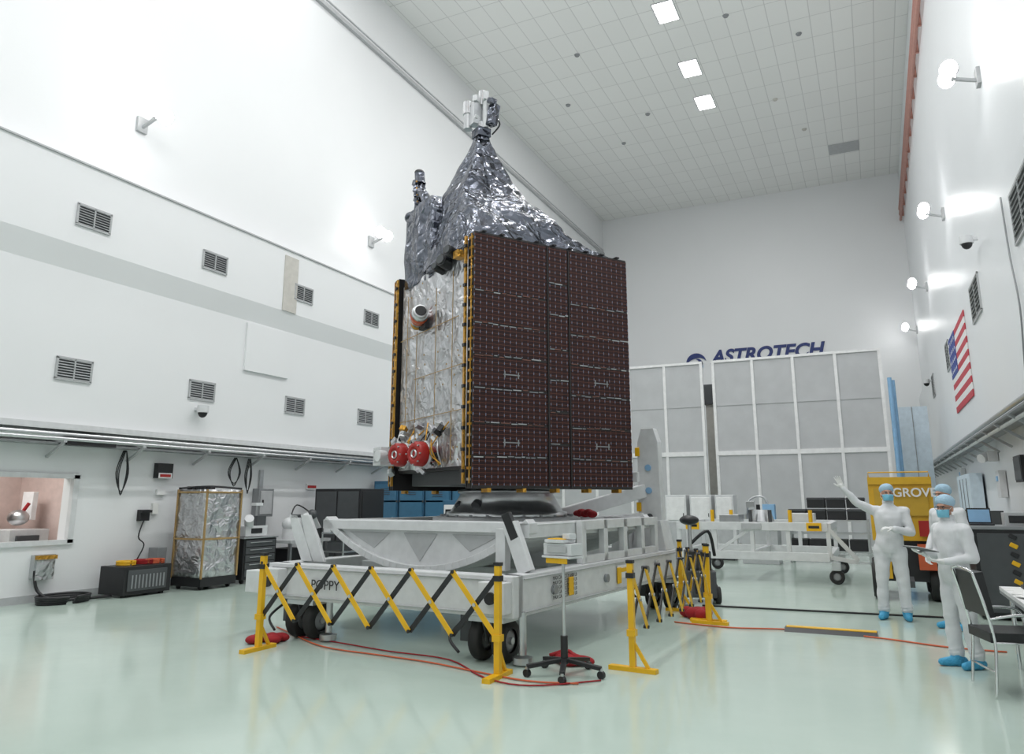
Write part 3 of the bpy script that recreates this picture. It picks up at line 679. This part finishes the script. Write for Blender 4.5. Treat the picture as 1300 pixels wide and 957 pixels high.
b=B(); b.box((XL+.02,14.6,1.92),(.03,.35,.14),WHITE2); b.box((XL+.04,14.6,1.92),(.01,.3,.06),RED); b.done('exit_sign')
def hang(y,z,w,l,name='hanging_cable'):
    b=B()
    for k in range(3): b.tube([(XL+.12+.03*k,y,2.48),(XL+.14,y-w/2+.03*k,z-l*.5),(XL+.15,y,z-l-.03*k),(XL+.14,y+w/2-.02*k,z-l*.5),(XL+.12,y+.06,2.48)],.009,BLACK)
    b.done(name)
hang(9.35,2.4,.25,.65); hang(12.0,2.4,.35,.45); hang(12.4,2.4,.2,.6)
b=B(); b.bx((-12.335,YF+.2,2.5),(-12.0,YB-.2,2.53),GREY); b.tube([(-12.05,YF+.2,2.66),(-12.05,YB-.2,2.66)],.05,STEEL,n=10,smoothpath=False); b.tube([(-11.9,YF+.2,2.58),(-11.9,YB-.2,2.58)],.03,STEEL,n=8,smoothpath=False)
for i in range(28): b.beam((-12.31,YF+1+i*1.5,2.3),(-11.9,YF+1+i*1.5,2.52),.04,.04,GREYW); b.box((-12.1,YF+1+i*1.5,2.55),(.46,.06,.05),GREYW)
b.box((-11.98,8.5,2.55),(.16,.9,.12),BLACK); b.done('cable_tray')
b=B(); b.bx((1.75,YF+.2,2.78),(2.19,YB-.2,2.81),GREY); b.tube([(1.75,YF+.2,2.86),(1.75,YB-.2,2.86)],.035,STEEL,n=8,smoothpath=False); b.tube([(1.85,YF+.2,2.72),(1.85,YB-.2,2.72)],.03,WHITE,n=8,smoothpath=False)
for i in range(28): b.beam((2.17,YF+1+i*1.5,2.5),(1.75,YF+1+i*1.5,2.78),.04,.04,GREYW)
b.done('cable_tray.001')
b=B(); b.bx((-11.85,14.2,.05),(-10.55,15.1,1.86),BLACK)
b.bx((-11.8,14.18,.12),(-11.22,14.2,1.8),DGREY); b.bx((-11.18,14.18,.12),(-10.6,14.2,1.8),DGREY); b.bx((-10.55,14.25,.12),(-10.535,15.05,1.8),BLACK); b.box((-11.2,14.17,1),(.02,.03,.2),STEEL)
for x in (-11.6,-10.75): b.box((x,14.6,.025),(.15,.6,.05),RUB)
b.done('storage_cabinet',bevel=.012)
for i,(x,hh) in enumerate(((-11.75,2.1),(-10.95,2.1),(-10.15,2.05),(-9.35,2.0))):
    b=B(); b.bx((x-.38,16.9,0),(x+.38,17.7,hh),BLUE); b.bx((x-.34,16.88,.1),(x+.34,16.9,hh-.08),BLUED); b.box((x+.25,16.86,1.1),(.02,.03,.15),STEEL)
    for k in range(4): b.box((x,16.875,hh-.2-.05*k),(.3,.01,.015),DGREY)
    b.bx((x-.38,16.88,1.55),(x+.38,16.9,1.6),DGREY); b.done('blue_cabinet',bevel=.01)
b=B(); b.bx((-9.0,15.2,0),(-8.4,15.8,1.6),BLUE); b.bx((-8.95,15.17,.9),(-8.45,15.2,1.5),WHITE2); b.bx((-8.9,15.15,1.0),(-8.5,15.17,1.4),BLACK); b.done('control_cabinet',bevel=.01)
# ---------------------------------------------------------------- far equipment
for k,(x,w) in enumerate(((-5.2,.6),(-4.5,.6),(-3.85,.5))):
    b=B(); b.bx((x-w/2,21.7,.1),(x+w/2,22.3,1.75),WHITE); b.bx((x-w/2+.04,21.68,.2),(x+w/2-.04,21.7,1.0),GREYW); b.bx((x-w/2+.04,21.68,1.05),(x+w/2-.04,21.7,1.68),WHITE2); b.box((x+w/2-.08,21.66,1.2),(.02,.03,.1),BLACK)
    b.bx((x-w/2+.05,21.75,0),(x+w/2-.05,22.25,.1),BLACK); b.done('white_cabinet',bevel=.01)
b=B()
for x in(-2.2,-.3):
    for y in (21.8,22.5): b.bx((x-.03,y-.03,0),(x+.03,y+.03,1.1),STEEL)
for z in (.3,.75,1.08): b.bx((-2.25,21.75,z-.02),(-.25,22.55,z+.02),STEEL)
b.done('shelf_rack')
b=B()
for i in range(4):
    for z in (1.1,1.4): 
        if i==0 and z>1.2: continue
        b.bx((-2.2+.48*i,21.8,z+.001),(-1.76+.48*i,22.4,z+.27),BLACK); b.bx((-2.21+.48*i,21.79,z+.22),(-1.75+.48*i,22.41,z+.25),DGREY)
    b.bx((-2.2+.48*i,21.8,.32),(-1.76+.48*i,22.4,.6),BLACK)
b.done('storage_crates',bevel=.008)
b=B(); b.bx((-3.3,20.8,0),(-2.4,21.6,.9),GREYW); b.bx((-3.35,20.75,.9),(-2.35,21.65,.98),WHITE)
for i in range(5): b.cyl((-3.2+.17*i,21.0,.98),(-3.2+.17*i,21.0,1.25+.12*(i%3)),.05,R.choice([STEEL,WHITE,BLACK]))
b.tube([(-3.2,21.2,1.0),(-3.1,21.2,1.6),(-2.7,21.2,1.65),(-2.6,21.2,1.0)],.03,STEEL); b.box((-2.6,21.1,1.3),(.3,.3,.4),BLUE2); b.box((-3.05,21,1.5),(.2,.2,.16),STEEL); b.done('test_bench_machine',bevel=.008)
b=B(); x0,x1,y0,y1=-3.9,-.95,16.5,19.0
for z in (.5,1.08):
    for y in(y0,y1): b.bx((x0,y-.06,z-.08),(x1,y+.06,z+.08),WHITE)
    for x in(x0,x1,(x0+x1)/2): b.bx((x-.06,y0,z-.07),(x+.06,y1,z+.07),WHITE)
for x in (x0,x0+.75,x0+1.5,x0+2.2,x1):
    for y in (y0,y1): b.bx((x-.04,y-.04,.5),(x+.04,y+.04,1.1),WHITE)
b.beam((x0+.75,y0,.55),(x0+1.5,y0,1.05),.05,.06,WHITE); b.beam((x1,y0,1.05),(x1+.5,y0+.1,.45),.08,.08,WHITE); b.beam((x1,y0,.5),(x1+.5,y0+.1,.42),.08,.08,WHITE)
for x in (x0+.3,x1-.25): b.box((x,y0-.07,1.08),(.28,.02,.16),YEL); b.box((x,y0-.082,1.08),(.2,.01,.05),BLACK)
b.box((-2.4,y0-.07,1.08),(.4,.02,.12),GREYW)
for x in (x0+.3,x1+.1):
    for y in (y0,y1): wheel(b,(x,y,.14),(0,1,0),.14,.1); b.box((x,y,.34),(.16,.16,.16),STEEL); 
b.bx((x0+.8,y0+.3,1.15),(x0+1.2,y0+1.0,1.3),STEEL); b.cyl((-2.3,17.4,1.16),(-2.3,17.4,1.4),.25,STEEL,r2=.18); b.box((-1.5,17.6,1.25),(.5,.6,.16),WHITE)
for i in range(6): b.cyl((-3.3+.4*i,17.1,1.15),(-3.3+.4*i,17.1,1.4),.04,R.choice([YEL,STEEL,DGREY]))
b.done('white_trailer_frame',bevel=.006)
b=B(); b.bx((-5.9,17.2,.35),(-4.4,17.9,.5),WHITE); b.bx((-5.9,17.2,.95),(-4.4,17.3,1.1),WHITE); 
for x in(-5.85,-5.1,-4.45): b.bx((x-.04,17.2,.35),(x+.04,17.3,1.1),WHITE)
for x in(-5.8,-4.5): wheel(b,(x,17.4,.14),(0,1,0),.14,.1); b.box((x,17.4,.3),(.12,.12,.14),STEEL)
b.box((-5.4,17.19,1.02),(.3,.02,.12),YEL); b.done('support_cart',bevel=.006)
b=B(); b.box((0,0,.3),(.5,.7,.4),DGREY); b.box((0,0,.65),(.4,.4,.3),BLACK); b.cyl((-.1,0,.8),(-.1,0,1.25),.03,STEEL); b.ell((-.1,0,1.28),(.16,.14,.08),BLACK); 
for s in(-1,1): wheel(b,(s*.28,-.2,.13),(1,0,0),.13,.08); wheel(b,(s*.28,.2,.13),(1,0,0),.13,.08)
b.tube([(-.1,0,.9),(.2,.1,1.1),(.3,.2,.7)],.03,BLACK); b.done('pallet_tug',(-2.75,12.8,0),.3,bevel=.02)
b=B(); b.T=Matrix.Translation((.16,0,0))
b.bx((-.3,14.3,.95),(.65,16.0,1.98),YEL2); b.bx((-.3,14.27,1.86),(.65,14.3,1.98),YEL2)
b.bx((-.22,14.27,1.35),(.58,14.3,1.8),M('machine_yellow_dark',(.55,.33,.03),.5))
b.bx((-.1,14.25,1.1),(.3,14.28,1.3),DGREY); b.box((.5,14.25,1.15),(.2,.02,.25),RED)
b.bx((-.25,14.4,.3),(.6,15.9,.95),BLACK); b.bx((-.3,14.2,.35),(-.05,14.4,.75),YEL2); b.bx((.35,14.2,.5),(.6,14.35,.9),ORG)
for x in(-.25,.6):
    for y in (14.55,15.7): wheel(b,(x,y,.3),(1,0,0),.3,.22,YEL2)
b.beam((.2,14.2,.35),(.2,13.9,.3),.1,.1,DGREY)
b.tube([(-.28,14.3,1.98),(-.28,14.3,2.06),(.62,14.3,2.06),(.62,14.3,1.98)],.012,YEL2,smoothpath=False)
LIFT=b.done('industrial_lift',bevel=.015)
text('lift_lettering','GROVE',.2,(.22,14.24,1.66),(math.pi/2,0,0),WHITE2,LIFT,off=.004,ext=.003)
# ---------------------------------------------------------------- right side
b=B(); b.bx((1.15,12.6,.03),(2.0,13.4,1.22),BLACK); b.bx((1.2,12.58,.1),(1.9,12.6,1.15),DGREY)
for i in range(9): b.box((1.62,12.57,.15+.12*i),(.1,.02,.06),YEL if i%2 else BLACK,rot=(0,.5,0)); b.box((1.9,12.57,.15+.12*i),(.1,.02,.06),YEL if i%2 else BLACK,rot=(0,.5,0))
b.bx((1.12,12.58,1.2),(2.02,13.42,1.25),GREY); b.box((1.55,13,.015),(.6,.6,.03),RUB); b.done('equipment_case',bevel=.01)
b=B(); b.box((1.3,12.9,1.262),(.3,.3,.02),BLACK); b.box((1.3,13.05,1.38),(.3,.02,.22),BLACK,rot=(-.2,0,0)); b.box((1.3,13.035,1.38),(.27,.01,.18),BLUE2,rot=(-.2,0,0)); b.done('laptop')
b=B(); b.box((1.75,12.9,1.34),(.35,.3,.18),GREYW); b.box((1.75,12.74,1.34),(.25,.01,.1),BLACK); b.done('test_instrument',bevel=.01)
b=B(); b.bx((1.3,15.5,.86),(2.1,19.0,.9),GREYW)
for y in (15.6,17.2,18.9):
    for x in (1.35,2.05): b.bx((x-.03,y-.03,0),(x+.03,y+.03,.86),STEEL)
b.bx((1.35,15.6,.3),(2.05,18.9,.34),STEEL); b.done('workbench')
for k,y in enumerate((15.8,16.6,17.6,18.5)):
    b=B(); 
    if k%2==0:
        b.box((1.7,y,.91),(.2,.2,.02),BLACK); b.cyl((1.7,y,.9),(1.7,y,1.1),.03,BLACK); b.box((1.7,y,1.25),(.5,.04,.34),BLACK); b.box((1.7,y-.022,1.25),(.46,.01,.3),DGREY); b.done('computer_monitor')
    else: b.box((1.65,y,1.05),(.45,.4,.3),WHITE); b.box((1.65,y-.21,1.05),(.3,.02,.14),BLACK); b.done('lab_instrument_box',bevel=.01)
b=B(); b.bx((1.9,20,0),(2.15,23,2.2),PBLUE); 
for y in (20.7,21.5,22.2): b.bx((1.885,y-.01,.1),(1.9,y+.01,2.1),GREY)
b.done('wall_cabinet')
for y,z in ((13.5,2.1),(17,1.9),(24,2.2)):
    b=B(); b.box((2.13,y,z),(.12,.4,.5),WHITE); b.box((2.065,y,z+.1),(.02,.2,.1),BLUE2); b.done('wall_utility_box',bevel=.01)
b=B(); b.box((2.12,14.7,2.1),(.06,.7,.42),BLACK); b.box((2.085,14.7,2.1),(.01,.62,.35),DGREY); b.box((2.17,14.7,2.1),(.04,.2,.2),GREY); b.done('wall_monitor')
b=B(); b.box((2.1,17.6,2.45),(.18,.3,.2),WHITE); b.cyl((2.0,17.6,2.45),(1.9,17.5,2.4),.09,WHITE); b.done('wall_fixture',bevel=.01)
b=B(); b.tube([(1.99,12.3,5.9),(1.985,12.2,5.0),(1.985,12.0,4.2),(1.985,12.25,3.4),(1.985,12.3,3.0)],.012,GREY); b.done('wall_conduit')
b=B(); b.bx((1.02,7.4,.72),(2.1,9.25,.755),WHITE2); b.bx((1.02,7.4,.69),(2.1,9.25,.72),GREY)
for x in(1.1,2.0):
    for y in (7.5,9.15): b.cyl((x,y,0),(x,y,.7),.02,CHROME)
b.done('work_table')
b=B()
for i in range(7): b.box((1.15+.12*(i%3),8.95-.13*i,.757+.003*i),(.21,.29,.003),PAPER,rot=(0,0,R.uniform(-.5,.5)))
b.box((1.3,9.05,.775),(.22,.16,.03),BLACK); b.done('paper_sheets')
b=B()
b.box((0,0,.47),(.5,.48,.08),BLACK); b.box((-.25,0,.82),(.07,.46,.36),BLACK,rot=(0,-.15,0))
for s in(-1,1):
    b.tube([(-.33,s*.23,1.0),(-.26,s*.24,.7),(-.22,s*.24,.45),(-.24,s*.25,.2),(-.26,s*.25,.012)],.013,CHROME,n=8)
    b.tube([(-.24,s*.25,.62),(0,s*.27,.66),(.2,s*.27,.62),(.22,s*.26,.4),(.25,s*.25,.012)],.013,CHROME,n=8)
    b.tube([(-.22,s*.24,.43),(.22,s*.24,.43)],.012,CHROME)
b.tube([(-.33,-.23,1.0),(-.35,0,1.03),(-.33,.23,1.0)],.013,CHROME,n=8)
b.tube([(.22,-.24,.43),(.22,.24,.43)],.012,CHROME); b.tube([(-.24,-.25,.2),(-.24,.25,.2)],.01,CHROME)
b.done('stacking_chair',(.93,8.05,0),.25,bevel=.012)
# ---------------------------------------------------------------- people
tex=bpy.data.textures.new('cloth_folds','CLOUDS'); tex.noise_scale=.16; tex.noise_depth=1
def remesh(o,vs,sm=4,fac=.5,disp=0):
    r=o.modifiers.new('remesh','REMESH'); r.mode='VOXEL'; r.voxel_size=vs; r.use_smooth_shade=True
    if disp:
        d=o.modifiers.new('folds','DISPLACE'); d.texture=tex; d.strength=disp; d.mid_level=.5; d.texture_coords='LOCAL'
    if sm:
        s=o.modifiers.new('smooth','SMOOTH'); s.iterations=sm; s.factor=fac
def ering(c,rx,ry,n=20): return [V((c[0]+rx*math.cos(2*math.pi*i/n),c[1]+ry*math.sin(2*math.pi*i/n),c[2])) for i in range(n)]
def hand(parent,wrist,dirv,palm,side,s=1.0,curl=.5,name='hand'):
    d=V(dirv).normalized(); p=V(palm); p=(p-d*p.dot(d)).normalized(); t=d.cross(p)*side
    w=V(wrist); b=B()
    b.cap(w-d*.03,w+d*.03,.028*s,.03*s,GLOVE,n=10)
    for k in range(4):
        off=t*(.027-.018*k)*s
        b.cap(w+d*.02*s+off*.7,w+d*.088*s+off,.015*s,.0125*s,GLOVE,n=10)
    Ls=(.072,.08,.074,.058)
    for k in range(4):
        off=t*(.03-.02*k)*s; a=w+d*.088*s+off; L=Ls[k]*s; ang=0; spread=t*(.12-.08*k)
        for j,fr in enumerate((.45,.3,.25)):
            ang+=curl*(.6 if j==0 else .9); dd=(d*math.cos(ang)+p*math.sin(ang)+spread*(1-curl)).normalized(); e_=a+dd*L*fr
            b.cap(a,e_,(.0095-.001*j)*s,(.0088-.001*j)*s,GLOVE,n=8); a=e_
    a=w+d*.03*s+t*.028*s; dd=(t*.75+d*.6+p*.25).normalized(); e_=a+dd*.04*s; b.cap(a,e_,.013*s,.0105*s,GLOVE,n=8)
    dd2=(t*.35+d*.85+p*.35).normalized(); b.cap(e_,e_+dd2*.032*s,.0105*s,.008*s,GLOVE,n=8)
    o=b.done(name,parent=parent); remesh(o,.0042,2); return o
def person(loc,rz,Hs,J,headyaw=0,headpitch=0,headroll=0,glasses=False):
    e=empty('technician',(*loc,0),rz); s=Hs/1.75
    def S(p): return V(p)*s
    b=B(); b.T=Matrix.Scale(s,4)
    lean=V(J.get('lean',(0,0,0)))
    lv=[(.86,.15,.12),(.92,.182,.135),(1.0,.182,.135),(1.1,.162,.122),(1.2,.168,.125),(1.32,.192,.13),(1.40,.188,.115),(1.455,.13,.085),(1.50,.068,.065),(1.53,.06,.06)]
    b.loft([ering((lean.x*max(0,(z-.9)/.6),lean.y*max(0,(z-.9)/.6)+.005,z),rx,ry) for z,rx,ry in lv],SUIT)
    for sd in ('R','L'):
        h,k,a,t=[V(q) for q in J['leg'+sd]]
        b.cap(h,k,.108,.078,SUIT); b.cap(h+V((0,.01,-.1)),k,.1,.08,SUIT); b.cap(k,a+V((0,0,.04)),.078,.062,SUIT); b.cap(k+(a-k)*.3,a+(k-a)*.25,.076,.07,SUIT)
        b.cap(a+V((0,0,.03)),a+V((0,0,.1)),.07,.066,SUIT)
        sh,el,wr=[V(q) for q in J['arm'+sd]]
        b.cap(sh+V((-.05 if sh.x>0 else .05,0,.0)),sh,.075,.073,SUIT); b.cap(sh,el,.07,.057,SUIT); b.cap(el,wr,.057,.04,SUIT); b.cap(el+(wr-el)*.15,el+(wr-el)*.5,.058,.052,SUIT)
        b.cap(wr-(wr-el).normalized()*.05,wr,.043,.038,SUIT)
        # gathered folds at knee, ankle and elbow
        for q in (.86,.93,1.0): 
            c_=h.lerp(k,q); b.ell(c_,(.088,.088,.018),SUIT,rot=(.25,.2,0))
        for q in (.12,.8,.9): 
            c_=k.lerp(a,q); b.ell(c_,(.08,.08,.018),SUIT,rot=(-.2,.15,0))
    b.cap((0,0,.93),(0,0,.9),.13,.12,SUIT)
    o=b.done('coverall',parent=e); remesh(o,.012*s,5,.5,.034)
    b=B(); b.T=Matrix.Scale(s,4)
    c=V((lean.x,lean.y,1.52)); b.lathe([(.062,-.03),(.072,0),(.07,.035),(.06,.04)],c,(0,0,1),SUIT,n=20); b.done('collar',parent=e)
    b=B(); b.T=Matrix.Scale(s,4)
    for sd in('R','L'):
        h,k,a,t=[V(q) for q in J['leg'+sd]]; f=(t-a); f.z=0; f.normalize(); g=V((a.x,a.y,0))
        b.cap(g+f*-.06+V((0,0,.048)),g+f*.06+V((0,0,.048)),.046,.05,BOOT); b.cap(g+f*.06+V((0,0,.045)),g+f*.17+V((0,0,.04)),.05,.04,BOOT); b.cap(g+V((0,0,.05)),g+V((0,0,.13)),.058,.066,BOOT)
    o=b.done('shoe_covers',parent=e); remesh(o,.008,3,.5,.008)
    for sd in('R','L'):
        wr=S(J['arm'+sd][2]); dv,pn=J['hand'+sd]; hd=J.get('curl'+sd,.4)
        hand(e,wr+V(dv).normalized()*.015,dv,pn,J.get('thumb'+sd,1),s*1.02,hd,'hand_'+sd.lower())
    hm=Matrix.Translation(S((lean.x,lean.y+.01,1.55)))@Euler((headpitch,headroll,headyaw)).to_matrix().to_4x4()@Matrix.Scale(s,4)
    b=B(); b.T=hm
    b.cap((0,-.01,-.06),(0,-.005,.04),.054,.052,SKIN); b.ell((0,-.005,.115),(.074,.092,.088),SKIN); b.ell((0,.025,.06),(.058,.066,.068),SKIN); b.ell((0,.065,.018),(.03,.026,.022),SKIN)
    b.cap((0,.088,.095),(0,.108,.062),.010,.015,SKIN); b.ell((0,.083,.113),(.05,.014,.012),SKIN)
    for q in(-1,1): b.ell((q*.075,0,.075),(.012,.022,.034),SKIN); b.ell((q*.035,.07,.065),(.022,.018,.018),SKIN)
    o=b.done('head',parent=e); remesh(o,.005,3)
    b=B(); b.T=hm
    for q in(-1,1):
        b.ell((q*.030,.083,.094),(.012,.009,.006),EYEW,10,6); b.ell((q*.030,.0905,.094),(.0055,.003,.0052),HAIR,8,5)
        b.box((q*.03,.094,.112),(.032,.006,.005),HAIR)
    b.ell((0,.094,.035),(.022,.006,.007),REDC,8,5)
    if glasses:
        for q in(-1,1):
            b.lathe([(.020,-.001),(.023,0),(.020,.001)],(q*.03,.106,.092),(0,1,0),BLACK,n=16); b.tube([(q*.053,.104,.095),(q*.075,.05,.095),(q*.078,0,.092)],.002,BLACK)
        b.tube([(-.01,.107,.094),(.01,.107,.094)],.002,BLACK)
    b.done('face_details',parent=e)
    b=B(); b.T=hm
    rings=[]
    for j in range(9):
        u=j/8; z=.075-.085*u; row=[]
        for i in range(13):
            a=(-1+2*i/12)*1.25; bul=.012*math.sin(math.pi*u); nb=.02*math.exp(-(a/.35)**2)*(1-u*.6)
            rad=.078-.012*u; row.append(V((math.sin(a)*rad,.022+math.cos(a)*(.075+bul)+nb+(.003 if j%2 else 0),z)))
        rings.append(row)
    vs=[p for r in rings for p in r]; fs=[(j*13+i,j*13+i+1,(j+1)*13+i+1,(j+1)*13+i) for j in range(8) for i in range(12)]
    b.add(vs,fs,MASK,True)
    for q in(-1,1): b.tube([(q*.074,.045,.07),(q*.08,.02,.09),(q*.082,-.01,.085)],.002,WHITE2); b.tube([(q*.065,.045,-.0),(q*.08,.01,.04),(q*.082,-.01,.06)],.002,WHITE2)
    o=b.done('face_mask',parent=e); sd_=o.modifiers.new('s','SOLIDIFY'); sd_.thickness=.002
    b=B(); b.T=hm
    b.ell((0,-.018,.155),(.094,.108,.078),NET,20,12,rot=(.18,0,0)); b.lathe([(.078,-.004),(.083,0),(.08,.008)],(0,-.01,.128),(0,-.15,1),NET,n=24)
    o=b.done('bouffant_cap',parent=e); remesh(o,.007,2,.5,.012)
    return e
J1=dict(legR=[(.1,0,.9),(.13,.03,.49),(.15,0,.1),(.17,.2,0)],legL=[(-.1,0,.9),(-.12,.02,.49),(-.13,-.02,.1),(-.17,.17,0)],
 armR=[(.17,0,1.42),(.34,.12,1.52),(.50,.2,1.72)],handR=((.35,.05,.9),(.2,1,0)),thumbR=-1,curlR=.12,
 armL=[(-.22,0,1.40),(-.29,.04,1.13),(-.10,.22,1.18)],handL=((.9,.3,.1),(0,-.3,-1)),thumbL=1,curlL=.5,lean=(-.03,.0,0))
person((.09,12.1),math.pi-.12,1.80,J1,headyaw=.3,headpitch=.12)
J2=dict(legR=[(.09,0,.9),(.1,.04,.49),(.1,.02,.1),(.13,.2,0)],legL=[(-.09,0,.9),(-.1,0,.49),(-.1,-.05,.1),(-.13,.14,0)],
 armR=[(.19,0,1.41),(.25,-.02,1.12),(.16,.24,1.16)],handR=((-.2,1,.1),(-.3,0,1)),thumbR=-1,curlR=.55,
 armL=[(-.19,0,1.41),(-.25,-.02,1.12),(-.12,.22,1.08)],handL=((.5,.9,.1),(.2,0,1)),thumbL=1,curlL=.55,lean=(0,.03,0))
p2=person((.64,9.0),math.radians(125),1.63,J2,headyaw=.35,headpitch=-.05,glasses=True)
b=B(); b.box((.02,.35,1.128),(.17,.23,.006),PAPER,rot=(.2,0,.1)); b.box((.02,.35,1.12),(.19,.26,.006),DGREY,rot=(.2,0,.1)); b.done('clipboard',parent=p2)
J3=dict(J2); J3['armR']=[(.2,0,1.41),(.3,-.04,1.14),(.26,.12,.92)]; J3['handR']=((-.1,.3,-1),(-1,0,0)); J3['armL']=[(-.2,0,1.41),(-.27,0,1.14),(-.25,.08,.88)]; J3['handL']=((0,.15,-1),(1,0,0))
person((.80,11.55),math.radians(130),1.78,J3,headyaw=.1,headpitch=0)
# ---------------------------------------------------------------- camera, view
c=bpy.data.cameras.new('camera'); co=bpy.data.objects.new('camera',c); COL.objects.link(co); bpy.context.scene.camera=co
c.sensor_width=36; c.lens=F/1300*36; c.shift_y=-(478.5-434)/1300; c.clip_end=200
co.location=(0,0,1.6); co.rotation_euler=(math.pi/2+th,0,ya)
w=bpy.data.worlds.new('world'); bpy.context.scene.world=w; w.use_nodes=True; w.node_tree.nodes['Background'].inputs[0].default_value=(.8,.85,.9,1); w.node_tree.nodes['Background'].inputs[1].default_value=.3
bpy.context.scene.view_settings.view_transform='Standard'
